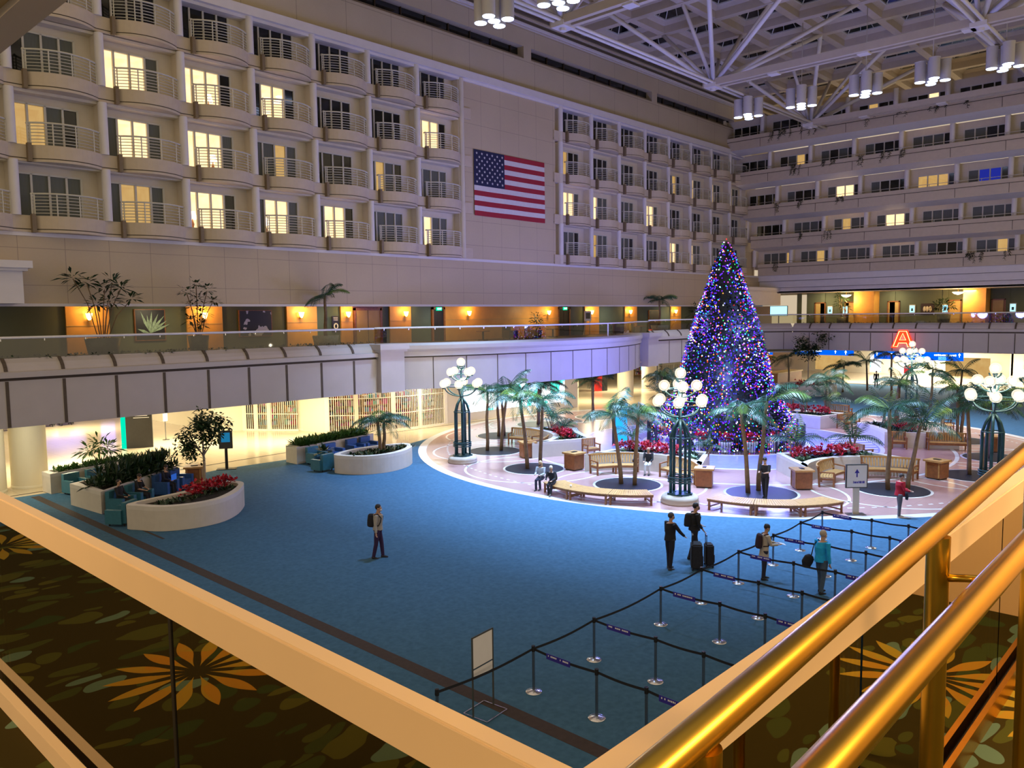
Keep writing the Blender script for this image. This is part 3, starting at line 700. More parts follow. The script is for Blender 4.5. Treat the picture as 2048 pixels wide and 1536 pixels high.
# wall sconces
SC = B().lathe((0, 0), [(.05, -.18), (.12, -.05), (.17, .16)], 10).mesh('sconce_shade', glow('sconce shade', (1, .62, .18), 12))
SCB = B().box(-.05, .05, -.02, .16, -.22, -.12).mesh('bracket', 'brass')
for i, x in enumerate((14.77, 20.77, 26.9, 30.35, 35.1, 41.1, 50.2, 56.0, 61.9, 69.8, 77.9, 83.4)):
    t = thing('wall_sconce', 'glowing amber wall sconce, %s from the left on the mezzanine wall' % ordinal(i), 'wall lamp', (x, YI-.3, 8.1), 0, 'mezzanine wall sconces')
    put('sconce_shade', SC, t); put('bracket', SCB, t)
    light('POINT', (x, YI-.5, 8.25), 75, (1, .56, .14), .08)
def picture(x0, x1, z0, z1, seed, label, col):
    t = thing('framed_picture', label, 'picture', (x0, YI-.06, z0)); w, h = x1-x0, z1-z0
    B().box(-.05, w+.05, -.05, .05, -.05, h+.05).obj('frame', 'teakd', t)
    b = B().quad((0, -.06, 0), (w, -.06, 0), (w, -.06, h), (0, -.06, h)); r = random.Random(seed)
    m, nt, o = nodes(label[:40]); tc = nd(nt, 'TexCoord'); nz = nd(nt, 'TexNoise', Scale=1.4, Detail=2); nt.links.new(tc.outputs['Object'], nz.inputs[0])
    p = nd(nt, 'BsdfPrincipled', Roughness=.5); f = math_n(nt, 'GREATER_THAN', nz.outputs['Fac'], .56); nt.links.new(mixc(nt, f, (.008, .01, .02), col), p.inputs['Base Color']); nt.links.new(p.outputs[0], o.inputs[0])
    if seed == 1:
        b = B().quad((0, -.06, 0), (w, -.06, 0), (w, -.06, h), (0, -.06, h)); b.slot(1)
        cx, cz = w*.48, h*.22
        for a, L in ((112, .80), (98, .62), (84, .75), (66, .72), (50, .78), (36, .72), (24, .74), (160, .45)):
            a = math.radians(a); d = Vector((math.cos(a), 0, math.sin(a))); n = Vector((-d.z, 0, d.x)); c = Vector((cx, -.065, cz)); L *= h
            b.add([c, c+d*L*.5+n*.09, c+d*L, c+d*L*.5-n*.06], [(0, 1, 2, 3)])
        b.obj('print', ['black', 'pale'], t)
    else: b.obj('print', m, t)
picture(17.1, 18.6, 6.85, 8.42, 1, 'framed print of a pale strelitzia bloom on the olive wall', (.6, .6, .4))
picture(22.95, 24.95, 6.9, 8.35, 2, 'framed print of white and violet flowers on the olive wall', (.55, .55, .75))
picture(65.3, 66.9, 6.6, 8.2, 3, 'small dark framed print on the far teal wall', (.03, .03, .03))
t = thing('poster', 'black poster with white circle beside the pine door', 'poster', (29.2, YI-.1, 7.0)); B().box(0, .5, -.04, .02, 0, 1.0).obj('board', 'black', t)
b = B()
for z in (.72, .80, .88): b.box(.1, .42, -.05, -.04, z, z+.035)
b.lathe((0, 0), [(0, 0)], 4); b.tube([(.27+.13*math.cos(a*PI/6), -.045, .35+.17*math.sin(a*PI/6)) for a in range(12)], .05, 5, closed=True); b.obj('print', 'paper', t)
def text_mesh(s, size, m):
    fc = bpy.data.curves.new(s, 'FONT'); fc.body = s; fc.size = size; fc.align_x = 'CENTER'; fc.align_y = 'CENTER'; fc.extrude = .004
    o = bpy.data.objects.new(s, fc); COL.objects.link(o); dg = bpy.context.evaluated_depsgraph_get(); me = bpy.data.meshes.new_from_object(o.evaluated_get(dg)); bpy.data.objects.remove(o); me.materials.clear(); me.materials.append(M[m]); return me
for i, (x, y, z, lab) in enumerate(((38.2, 42.8, 8.43, 'green exit sign over the dark door left of centre'), (52.4, 42.8, 8.43, 'green exit sign over the dark door right of centre'), (86.5, 42.7, 8.35, 'green exit sign in the far corner of the mezzanine'))):
    t = thing('exit_sign', lab, 'exit sign', (x, y, z)); B().box(-.24, .24, -.04, .04, -.12, .12).obj('housing', 'exitg', t)
    o = put('lettering', text_mesh('EXIT', .2, 'signwhite'), t, (0, -.05, 0)); o.rotation_euler = (PI/2, 0, 0)
t = thing('easel_sign', 'white easel notice on the mezzanine between dark door and sconce', 'sign', (54.2, 41.8, ZM)); B().box(-.45, .45, -.03, .03, 1.2, 2.05).obj('board', 'paper', t); B().box(-.3, .3, -.04, -.03, 1.4, 1.9).obj('print', 'pot', t); B().bar((-.4, .1, 0), (-.3, 0, 1.3), .05).bar((.4, .1, 0), (.3, 0, 1.3), .05).bar((0, .5, 0), (0, .03, 1.6), .05).obj('legs', 'white', t)
# glass balustrades
def balustrade(line, z, label, posts=()):
    t = thing('glass_balustrade', label, 'balustrade', (0, 0, 0)); l2 = off(line, -.5)
    B().strip(l2, 6.36+z, 7.2+z).obj('glass_pane', 'railglass', t)
    B().tube([(x, y, 7.24+z) for x, y in l2], (.035 if False else .055), 8).obj('handrail', 'handrail', t)
    b = B(); s_ = 1.0; tot = clen(l2)[-1]
    while s_ < tot:
        p, d = along(l2, s_); b.box(p.x-.02, p.x+.02, p.y-.02, p.y+.02, 7.1+z, 7.24+z); s_ += 1.6
    b.obj('clips', 'steel', t)
    for p_ in posts:
        p, d = along(l2, p_); B().cyl((p.x, p.y), .05, 6.3+z, 7.2+z, 8).obj('post', 'handrail', t)
balustrade(lineA, 0, 'smoky glass balustrade with white rail along the left mezzanine')
balustrade([(28.2, 36.5)]+bul+[(56.2, 36.6)], .02, 'curved glass balustrade on the bowed mezzanine edge', (19.6,))
balustrade(lineC, .12, 'short glass balustrade behind the decorated tree')
balustrade(lineD[:1]+lineR, .42, 'long glass balustrade under the end wall')
# right-hand mezzanine wall
XI, ZR = 86.0, 6.55
b = B().box(XI, XI+.3, -10, 36.2, ZR, 9.9); b.slot(1)
for y in (37, 34.4, 31.9, 27.3, 22.4, 17.2): b.box(XI-.1, XI, y-.25, y+.25, ZR, 9.9)
struct('wall_right', b, ['green', 'tan2' if 'tan2' in M else 'green'], 'olive mezzanine wall of the far end')
for i, (y0, y1) in enumerate(((28.6, 30.6), (18.6, 20.5))): struct('pillar', B().box(XI-1.6, XI, y0, y1, ZR, 9.9), 'orange', 'orange wood clad pier on the far mezzanine, %s' % ('nearer the corner', 'nearer the handrail')[i])
for i, y in enumerate((34.2, 26.7, 31.0, 21.1, 17.4)): door(4+i, y, y+.95, ZR, ZR+2.25, XI, 'tan', 'y')
for i, y in enumerate((33.6, 32.0, 25.4, 22.4, 16.7)):
    t = thing('info_screen', 'small cyan lit screen on the far mezzanine wall, %s from the corner' % ordinal(i), 'screen', (XI-.12, y, 7.75), 0, 'small lit screens on the far wall')
    B().box(0, .1, -.28, .28, -.1, .75).obj('casing', 'white', t); B().box(-.012, 0, -.22, .22, -.02, .66).obj('screen', 'screenblue', t); B().box(-.016, -.012, -.1, .1, .1, .4).obj('print', 'teal', t)
t = thing('television', 'wide blue television by the far corner of the mezzanine', 'television', (83.6, 38.3, 7.5)); B().box(0, .1, -1.0, 1.0, 0, 1.1).obj('casing', 'black', t); B().box(-.01, 0, -.95, .95, .05, 1.05).obj('screen', 'screenblue', t); B().box(.02, .08, -.05, .05, -.95, 0).obj('stand', 'black', t)
for i, y in enumerate((31.0, 20.7)):
    t = thing('chandelier', 'bright glass ceiling light beside the %s orange pier' % ('left', 'right')[i], 'ceiling light', (XI-2.6, y, 9.55)); B().lathe((0, 0), [(.0, -.22), (.35, -.1), (.5, .05)], 10).obj('bowl', glow('chandelier bowl', (1, .8, .5), 9), t); B().cyl((0, 0), .03, 0, .36, 6).obj('stem', 'brass', t)
    light('POINT', (XI-2.6, y, 9.1), 420, (1, .62, .2), .2)
t = thing('framed_picture', 'dark picture with pale figures on the far olive wall', 'picture', (XI-.08, 24.0, 7.6)); B().box(0, .08, -.6, .6, -.1, 1.0).obj('frame', 'brown', t)
b = B()
for y in (-.25, .02, .25): b.ball((-.02, y, .45), .16, 8, 1.8)
b.obj('print', 'plaster', t)
# potted plants on the mezzanine
def leafset(b, c, r, n, L, w, droop=.5, up=.2, rnd=R0):
    for _ in range(n):
        a = rnd.uniform(0, 2*PI); e = rnd.uniform(-.5, .9)+up; d = Vector((math.cos(a)*math.cos(e), math.sin(a)*math.cos(e), math.sin(e)))
        p = Vector(c)+d*r*rnd.uniform(.2, 1); l = L*rnd.uniform(.7, 1.2); q = Vector((-d.y, d.x, 0)).normalized()*w
        m_ = p+d*l*.5+Vector((0, 0, -.05*droop)); e_ = p+d*l+Vector((0, 0, -l*.35*droop))
        b.add([p, m_+q, e_, m_-q], [(0, 1, 2, 3)])
def palm_crown(seed, n, L, up=(.2, 1.2), droop=1.0, w=.33, nl=22, young=1):
    r = random.Random(seed); b = B()
    for k in range(n):
        a = 2*PI*k/n+r.uniform(-.3, .3); e = r.uniform(*up); l = L*r.uniform(.8, 1.1); p = Vector((0, 0, 0)); d = Vector((math.cos(a)*math.cos(e), math.sin(a)*math.cos(e), math.sin(e))); pts = [p.copy()]; ns = 10
        b.slot(1 if k < young else 0)
        for i in range(ns): d.z -= droop*.165*(i/ns+.35); d.normalize(); p = p+d*l/ns; pts.append(p.copy())
        b.tube(pts, [.028*(1-i/(ns+1)) for i in range(ns+1)], 4, cap=False)
        for i in range(nl):
            f = (i+.8)/nl; j = min(int(f*ns), ns-1); q = pts[j].lerp(pts[j+1], f*ns-j); t = (pts[j+1]-pts[j]).normalized(); sd = t.cross(Vector((0, 0, 1)))
            if sd.length < .1: sd = Vector((-math.sin(a), math.cos(a), 0))
            sd.normalize(); ll = l*w*math.sin(PI*min(1, .18+f*.8))**.7*r.uniform(.85, 1.1)
            for s_ in (-1, 1):
                dr = (sd*s_*.85+t*.55+Vector((0, 0, -.25-.35*f*droop))).normalized(); e_ = q+dr*ll+Vector((0, 0, -ll*.18)); mm = q+dr*ll*.5+t*.034*l/2; m2 = q+dr*ll*.5-t*.034*l/2
                b.add([q, mm, e_, m2], [(0, 1, 2, 3)])
    return b.mesh('crown', ['leafp', 'leafy'])
CR = [palm_crown(11, 9, 2.3, (.2, 1.2), 1.15), palm_crown(12, 8, 2.5, (.1, 1.1), 1.2), palm_crown(13, 9, 2.2, (.0, 1.3), 1.1), palm_crown(14, 8, 2.3, (.2, 1.0), 1.3, .32)]
def trunk(h, lean=.1, r=.085, n=7):
    b = B(); pts = [(lean*h*((i/n)**1.4), .03*math.sin(i*1.3), h*i/n) for i in range(n+1)]
    return b.tube(pts, [r*(1.25-.4*i/n) for i in range(n+1)], 8), pts[-1]
def palm(x, y, z, h, lean, rz, cr, s, label, group=None, name='palm_tree', m='bark'):
    t = thing(name, label, 'palm', (x, y, z), rz, group); b, tp = trunk(h, lean); b.obj('trunk', m, t); put('crown', CR[cr], t, tp, R0.uniform(0, 6), sc_=s); return t
def pot(x, y, z, r, h, label, m='pot'):
    o = B().lathe((0, 0), [(0, 0), (r*.78, 0), (r, h), (r*.9, h), (r*.86, h-.08), (0, h-.08)], 14).obj('plant_pot', m, None, loc=(x, y, z)); return tag(o, label, 'plant pot')
pot(13.8, 38.4, ZM, .75, .95, 'wide slate pot holding the tall fan plant at the left'); pot(18.3, 38.4, ZM, .5, .95, 'dark pot holding the bushy tree before a sconce'); pot(25.7, 38.4, ZM, .75, .75, 'pale stone pot holding the slender mezzanine palm', 'potlight'); pot(60.1, 38.4, ZM, .8, .75, 'pale stone pot of the far mezzanine palm', 'potlight'); pot(65.9, 38.4, ZM, .5, .8, 'dark pot of the round bush by the tree')
def fanplant(x, y, z, label, heads, n=24, L=.55, m='leaf'):
    t = thing('fan_plant', label, 'plant', (x, y, z)); b = B(); s_ = B()
    for hx, hy, hz, r in heads:
        s_.tube([(hx*.15, hy*.15, 0), (hx*.5, hy*.5, hz*.6), (hx, hy, hz)], .022, 5); leafset(b, (hx, hy, hz), r, n, L, .055, 1.1)
    s_.obj('stems', 'bark', t); b.obj('leaves', m, t)
fanplant(13.8, 38.4, ZM+.85, 'tall fan leaved plant rising over the left balustrade', ((-1.1, 0, 2.75, .4), (-.5, .1, 2.55, .35), (.2, 0, 2.3, .35), (.55, 0, 2.6, .4), (.95, .1, 2.35, .35), (1.35, 0, 1.85, .3), (-.1, .2, 1.6, .3), (.4, 0, 1.75, .3)))
fanplant(18.3, 38.4, ZM+.85, 'bushy small leaved tree before the second sconce', ((-.5, 0, 2.2, .4), (0, 0, 2.6, .4), (.55, 0, 2.3, .4), (.85, 0, 1.8, .3), (-.3, 0, 1.5, .45), (.2, 0, 1.2, .45), (-.4, 0, .8, .35), (.15, 0, .6, .35), (.0, 0, 1.9, .4)), 34, .3)
palm(25.7, 38.4, ZM+.65, 2.35, .02, 0, 1, .62, 'slender potted palm on the mezzanine beside a black poster', 'palms on the mezzanine')
palm(60.1, 38.4, ZM+.65, 2.3, .02, 1, 0, .75, 'potted palm on the mezzanine above the bowed section end', 'palms on the mezzanine')
fanplant(65.9, 38.4, ZM+.7, 'round dark bush on the mezzanine next to the tree', ((0, 0, 1.3, .6), (-.3, 0, .9, .5), (.4, 0, .8, .5), (.3, 0, 1.6, .5)), 50, .35)
pot(XI-2.2, 31.6, ZR, .5, .8, 'dark pot of the tall plant by the left orange pier'); fanplant(XI-2.2, 31.6, ZR+.7, 'tall leafy plant beside the left orange pier', ((0, 0, 1.9, .5), (.3, .4, 1.4, .5), (-.2, -.3, 1.0, .5), (0, .3, 2.3, .4)), 40, .45, 'leaf')
pot(XI-2.8, 21.8, ZR, .6, .95, 'dark pot of the weeping plant by the right orange pier'); fanplant(XI-2.8, 21.8, ZR+.85, 'weeping dark plant beside the right orange pier', ((0, 0, 1.0, .7), (0, .5, .8, .5), (0, -.5, .8, .5)), 60, .6)
# lounge furniture seen through the glass
CHM = {}
def club_chair(x, y, z, rz, label, m, group, s=1):
    if m not in CHM:
        t = thing('armchair', label, 'armchair', (x, y, z), rz, group, s)
        B().box(-.30, .30, -.36, .30, .22, .45).obj('seat', m, t); B().box(-.38, .38, .26, .44, .12, .92).obj('backrest', m, t)
        for a in (-1, 1): B().box(a*.39-.09, a*.39+.09, -.38, .30, .10, .64).obj('arm', m, t)
        B().box(-.34, -.3, -.32, -.28, 0, .22).box(.3, .34, -.32, -.28, 0, .22).box(-.34, -.3, .3, .34, 0, .22).box(.3, .34, .3, .34, 0, .22).obj('feet', 'black', t)
        CHM[m] = t; return t
    return dup(CHM[m], (x, y, z), rz, label, group, s)
for i, (x, m) in enumerate(((43.2, 'brown'), (45.6, 'tan'), (57.0, 'brown'), (59.2, 'tan'))):
    club_chair(x, 40.6, ZM, .4*i, '%s lounge chair behind the curved glass, %s from the left' % (('brown', 'maple')[i % 2], ordinal(i)), m, 'mezzanine lounge chairs')
for i, (x, w) in enumerate(((40.6, .8), (48.4, .9), (60.8, 1.0))):
    t = thing('side_table', 'wood side table on the mezzanine behind glass, %s from the left' % ordinal(i), 'table', (x, 40.8, ZM)); B().box(-w/2, w/2, -.3, .3, .62, .68).obj('tabletop', 'teakd', t); B().box(-.05, .05, -.05, .05, 0, .62).box(-.25, .25, -.25, .25, 0, .04).obj('pedestal', 'brown', t)
fanplant(46.9, 41.2, ZM+.5, 'dark round shrub against the orange wall behind glass', ((0, 0, .9, .6), (.2, 0, .4, .6)), 60, .4)
pot(46.9, 41.2, ZM, .45, .6, 'dark pot against the orange wall behind glass')
# light strip of planting along the ledges
def bedding(name, label, pts, spread, n, L, w, m, z, cat='plants', seed=1, up=.35):
    r = random.Random(seed); b = B()
    for _ in range(n):
        if len(pts) == 2 and spread is not None:
            f = r.random(); p = (pts[0][0]+(pts[1][0]-pts[0][0])*f+r.uniform(-spread, spread), pts[0][1]+(pts[1][1]-pts[0][1])*f+r.uniform(-spread, spread), z)
        else: p = (*r.choice(pts), z)
        leafset(b, p, .05, 5, L, w, .8, up, r)
    o = b.obj(name, m); return tag(o, label, cat, kind='stuff')
bedding('ledge_planting', 'low dark creeper along the left mezzanine ledge', [(-4, 37.25), (28, 37.25)], .25, 330, .16, .04, 'leaf', 6.42)
bedding('ledge_planting', 'low dark creeper along the far mezzanine ledge', [(77.8, 33), (77.8, -4)], .25, 260, .14, .04, 'leaf', 6.82, seed=2)
# red letter on the far fascia
def letterA():
    t = thing('neon_letter', 'red neon letter A on the far mezzanine fascia', 'sign', (76.85, 23.42, 4.55), -PI/2)
    pts_o = [(-1.0, 0), (-.38, 1.62), (.38, 1.62), (1.0, 0), (.55, 0), (.42, .38), (-.42, .38), (-.55, 0)]
    hole = [(-.27, .72), (.27, .72), (0, 1.32)]
    b = B()
    def tri(pts): b.add([(x, -.05, z) for x, z in pts]+[(x, .05, z) for x, z in pts], [tuple(range(len(pts))), tuple(reversed(range(len(pts), 2*len(pts))))]+[(k, k+len(pts), (k+1) % len(pts)+len(pts), (k+1) % len(pts)) for k in range(len(pts))])
    tri([(-1.0, 0), (-.55, 0), (-.42, .38), (-.27, .72), (0, 1.32), (0, 1.62), (-.38, 1.62)]); tri([(1.0, 0), (.38, 1.62), (0, 1.62), (0, 1.32), (.27, .72), (.42, .38), (.55, 0)]); tri([(-.42, .38), (.42, .38), (.27, .72), (-.27, .72)])
    b.obj('letter_face', 'neonr', t)
    b = B(); s_ = .80
    b.tube([(x*s_, -.1, .12+z*.86) for x, z in pts_o], .035, 5, closed=True); b.tube([(x, -.1, z) for x, z in hole], .03, 5, closed=True); b.obj('neon_tube', 'neono', t)
letterA()
light('POINT', (76.2, 23.4, 5.4), 25, (1, .05, .02), .5)

for x in (8, 18, 28, 38, 48, 58, 68): light('AREA', (x, 41.2, 8.55), 60, (1, .82, .5), 1.0, (0, .3, -1))  # added soffit fill lights that brighten the panelled mezzanine wall
for y in (34, 27, 20, 13): light('AREA', (84.5, y, 9.8), 110, (1, .8, .42), 1.2, (.4, 0, -1))  # added fill lights that lift the dark far mezzanine wall
# ================================================================== GROUND FLOOR
CC = (44.24, 23.61)
struct('floor', B().box(-16, 112, -14, 90, -.2, 0), 'tile', 'polished cream stone concourse floor')
poly = [(-8, -8), (89.5, -8), (89.5, 37), (58, 37.2), (50, 40.2), (35.4, 39.6), (31.7, 38.4), (27.8, 39.3), (23.6, 39.4), (19.7, 39.6), (16.3, 38.7), (12.9, 38.5), (11.8, 40.4), (-8, 41)]
struct('floor_carpet', B().prism(poly, .002, .012, bottom=False), 'carpet', 'slate blue carpet of the atrium floor')
struct('floor_border', B().box(10.93, 11.28, -8, 40, .01, .016).box(11.9, 12.0, 28.5, 37.5, .01, .016), 'stripe', 'dark brown stripe set in the carpet')
struct('floor_border', B().strip([(5, 40.8), (16.6, 41.0), (25, 41.5), (32.4, 43.1), (39, 42.7), (45, 42.3)], .003, .003, [(5, 40.95), (16.6, 41.15), (25, 41.65), (32.4, 43.25), (39, 42.85), (45, 42.45)]), 'stripe', 'thin brown inlay in the stone floor')
b = B()
def ring(r0, r1, s_, z, n=120):
    b.slot(s_); a = arc(CC, r0, 0, 360, n)[:-1]; c = arc(CC, r1, 0, 360, n)[:-1]
    if r0 < .01: b.add([(x, y, z) for x, y in c], [tuple(range(n))])
    else: b.add([(x, y, z) for x, y in a]+[(x, y, z) for x, y in c], [(k, (k+1) % n, n+(k+1) % n, n+k)[::-1] for k in range(n)])
for r0, r1, s_ in ((0, 4.7, 0), (4.7, 4.95, 1), (4.95, 8.7, 2), (8.7, 8.95, 1), (8.95, 12.4, 0), (12.4, 12.6, 1), (12.6, 18.2, 0), (18.2, 18.68, 1)): ring(r0, r1, s_, .02)
b.slot(0).strip(arc(CC, 18.68, 0, 360, 120), 0, .02)
for k in range(15):                     # pale circles round the palm discs, dotted line outside them
    a = math.radians(142.5+24*k); c = (CC[0]+14.25*math.cos(a), CC[1]+14.25*math.sin(a)); p = arc(c, 3.5, 0, 360, 48); q = arc(c, 3.62, 0, 360, 48)
    b.slot(1)
    for i in range(48):
        if max((p[i][0]-CC[0])**2+(p[i][1]-CC[1])**2, 0) > 12.6**2: b.quad((*p[i], .023), (*q[i], .023), (*q[i+1], .023), (*p[i+1], .023))
for k in range(420):
    if k % 2 == 0:
        p = arc(CC, 16.9, k*360/420, (k+.8)*360/420, 1); q = arc(CC, 17.0, k*360/420, (k+.8)*360/420, 1); b.slot(1).quad((*p[0], .023), (*q[0], .023), (*q[1], .023), (*p[1], .023))
struct('floor_plaza', b, ['pink', 'marble', 'mosaicp'], 'round rose and white stone plaza under the tree')
b = B(); b.slot(0)
for k in range(9):
    p = arc(CC, 6.2+0*k, 268+k*6, 268+k*6+3, 4); q = arc(CC, 8.6, 272+k*6, 272+k*6+3, 4)
    for i in range(4): b.quad((*p[i], .024), (*q[i], .024), (*q[i+1], .024), (*p[i+1], .024))
struct('floor_plaza', b, 'marble', 'wavy white stripes in the blue mosaic')
# ---- concourse back walls, columns and shops
COLM = B().cyl((0, 0), .78, 0, 3.95, 28).lathe((0, 0), [(.8, 0), (.8, .12), (.78, .13)], 28).mesh('pillar', 'cream')
for x, y, s_ in ((9.9, 42.6, 1), (11.75, 42.9, 1), (31.2, 49.1, 1), (62.9, 44.0, 1.0), (70, 46, 1)): put('pillar', COLM, None, (x, y, 0), sc_=1, kind='structure')
b = B().box(-16, 60, 76, 76.3, 0, 3.95); b.box(60, 112, 66, 66.3, 0, 3.95); b.box(-16, -15.7, 41, 76, 0, 3.95)
struct('wall_back', b, 'cream', 'cream back wall of the concourse')
b = B().strip([(26.2, 53.6), (27.9, 52.3)], 0, 3.95).strip([(30.4, 48.6), (30.9, 46.4)], 0, 3.95).strip([(39.3, 43.35), (40.9, 43.5), (41.05, 43.44)], 0, 3.95); b.strip([(26.2, 53.6), (26.2, 76)], 0, 3.95)
b.strip([(51.9, 42.55), (53.6, 42.45), (53.6, 47), (60, 47.4)], 0, 3.95)
b.strip([(40.9, 43.5), (51.9, 42.55)], 0, .62).strip([(40.9, 43.5), (51.9, 42.55)], 3.5, 3.95)
struct('wall_concourse', b, 'cream', 'curved cream shop front wall')
def gate(line, label, posts, step=.15):
    t = thing('folding_gate', label, 'shop gate', (0, 0, 0)); b = B(); tot = clen(line)[-1]; s_ = 0
    while s_ <= tot:
        p, d = along(line, s_); b.obox(p, d, d, .022, .012, .1, 3.9); s_ += step
    b.obj('slats', 'gate', t); b = B()
    for z in (.06, 1.2, 2.35, 3.1):
        for p, q in zip(line, line[1:]): b.bar((*p, z), (*q, z), .05, .05 if z > .1 else .12)
    b.obj('rails', 'gate', t)
    for s_ in posts:
        p, d = along(line, s_); B().obox(p, d, d, .14, .05, 0, 3.9).obj('post', 'gate', t)
gate([(27.95, 52.2), (28.95, 50.6), (30.25, 48.9)], 'cream folding shop gate left of the round column', (0, .9, 1.9))
gate([(30.9, 46.3), (33.07, 44.2), (35.8, 43.45), (39.3, 43.35)], 'long cream folding gate across the bright shop', (0, 2.0, 4.6, 6.8, 9.2))
t = thing('round_sign', 'round grey emblem sign on the left folding gate', 'sign', (28.7, 50.9, 3.0), -.9); B().tube([(0, -.14, 0), (0, -.06, 0)], .38, 16).obj('disc', 'post', t); B().tube([(0, -.16, 0), (0, -.14, 0)], .2, 10).obj('emblem', 'paper', t)
b = B().quad((41.05, 43.42, .62), (51.9, 42.5, .62), (51.9, 42.5, 3.5), (41.05, 43.42, 3.5)); o = b.obj('backlit_mural', 'lightbox'); tag(o, 'long backlit green and white mural on the shop front wall', 'lit mural')
# goods behind the gates
GOOD = [mat('goods %d' % i, c, .6, var=.2) for i, c in enumerate(((.45, .05, .05), (.5, .2, .05), (.1, .25, .4), (.05, .35, .25), (.6, .5, .4), (.3, .1, .3), (.7, .65, .6), (.02, .02, .03), (.5, .02, .2)))]
def shelf(x, y, rz, label, seed, w=1.9, h=2.3):
    r = random.Random(seed); t = thing('shop_shelf', label, 'shop shelf', (x, y, 0), rz, 'stocked shop shelves')
    b = B().box(-w/2-.05, w/2+.05, .2, .25, 0, h)
    for s_ in (-1, 1): b.box(s_*(w/2+.03)-.03, s_*(w/2+.03)+.03, -.22, .25, 0, h)
    for k in range(5): b.box(-w/2, w/2, -.22, .25, .12+k*.48, .16+k*.48)
    b.obj('rack', 'teak', t); b = B()
    for k in range(5):
        x_ = -w/2+.03
        while x_ < w/2-.2: g = r.uniform(.08, .22); b.slot(r.randrange(9)).box(x_, x_+g, -.18, .15, .16+k*.48, .16+k*.48+r.uniform(.18, .4)); x_ += g+.02
    o = b.obj('merchandise', GOOD, t); o['kind'] = 'stuff'
sh = [(29.9, 52.6, -.9), (31.5, 50.9, -.9), (33.4, 47.4, -.6), (35.2, 46.6, -.3), (37.4, 46.4, 0), (39.4, 46.2, 0), (33.2, 50.0, -.7), (36.2, 49.4, 0), (38.6, 49.2, 0)]
for i, (x, y, rz) in enumerate(sh): shelf(x, y, rz, 'stocked shelf behind the folding gate, %s from the left column' % ordinal(i), 40+i)
struct('wall_shop', B().box(30.8, 41, 52.5, 52.7, 0, 3.95), 'plaster')
light('AREA', (35.5, 47.5, 3.85), 170, (1, .93, .82), 4, (0, 0, -1)); light('AREA', (31.4, 52.6, 3.85), 90, (1, .93, .8), 2.5, (0, 0, -1))
for i, (x, z, m) in enumerate(((34, 3.2, 'signcyan'), (36.6, 3.2, 'neonr'))):
    t = B().box(-.7, .7, -.04, .04, -.3, .3).obj('hanging_banner', glow('shop banner %d' % i, ((.1, .8, .75), (1, .1, .3))[i], 1.5), None, loc=(x, 45.2, z)); tag(t, ('turquoise', 'pink')[i]+' lit banner hanging inside the gated shop', 'banner')
# far left: signs mirrored in the polished floor
for i, (x, w, h, sh_) in enumerate(((21.9, 1.6, .75, 1), (19.6, 1.2, .6, 1), (25.2, .55, 1.0, 0))):
    b = B()
    if sh_: b.add([(w*math.cos(a*PI/12), 0, h*math.sin(a*PI/12)) for a in range(24)], [tuple(range(24))])
    else: b.box(-w, w, -.05, .05, -h, h)
    o = b.obj('light_panel', 'violet', None, loc=(x, 70, 1.9)); tag(o, ('large oval', 'smaller oval', 'upright oblong')[i]+' violet light panel far down the concourse', 'light panel')
t = thing('display_totem', 'tall black notice totem with green edge on the concourse', 'totem', (19.97, 50.4, 0), -.5); B().box(-.75, .75, -.12, .12, 0, 2.75).obj('panel', 'black', t); B().box(-1.02, -.75, -.12, .12, 0, 2.75).obj('edge', glow('green edge', (0, .75, .45), 1.2), t)
B().box(-.2, .5, -.13, -.12, 1.98, 2.02).box(-.3, .6, -.13, -.12, 1.86, 1.9).tube([(.1, -.13, 2.3), (.1, -.13, 2.5)], [.12, .03], 8).obj('lettering', 'paper', t)
t = thing('digital_kiosk', 'slim black kiosk with small blue screen on the carpet edge', 'kiosk', (20.0, 39.4, 0), -.6); B().box(-.5, .5, -.25, .25, 0, .04).obj('foot', 'black', t); B().box(-.07, .07, -.05, .05, .04, 1.2).obj('post', 'black', t); B().box(-.34, .34, -.06, .06, 1.1, 2.05).obj('casing', 'pot', t); B().box(-.22, .22, -.07, -.06, 1.45, 1.95).obj('screen', glow('kiosk screen', (.02, .25, .5), .7), t)
t = thing('sanitizer_stand', 'thin sanitizer stand beside the black totem', 'stand', (22.4, 52.3, 0)); B().cyl((0, 0), .22, 0, .03, 12).cyl((0, 0), .03, .03, 1.5, 6).obj('pole', 'post', t); B().box(-.14, .14, -.06, .06, 1.25, 1.75).obj('dispenser', 'signcyan' if False else 'paper', t)
t = thing('lit_totem', 'tall cyan lit advertising totem among the palms', 'totem', (39.3, 27.9, 0), -.35); B().box(-.45, .45, -.16, .16, 0, 2.55).obj('casing', 'black', t); B().box(-.42, .42, -.175, -.16, .15, 2.5).obj('screen', glow('totem screen', (.02, .38, 1), 1.6), t)
# bank of dark seats at the far left
for i in range(6):
    club_chair(14.2+i*1.3, 66, 0, 0, 'dark waiting seat far down the concourse, %s from the left' % ordinal(i), 'black', 'far waiting seats')
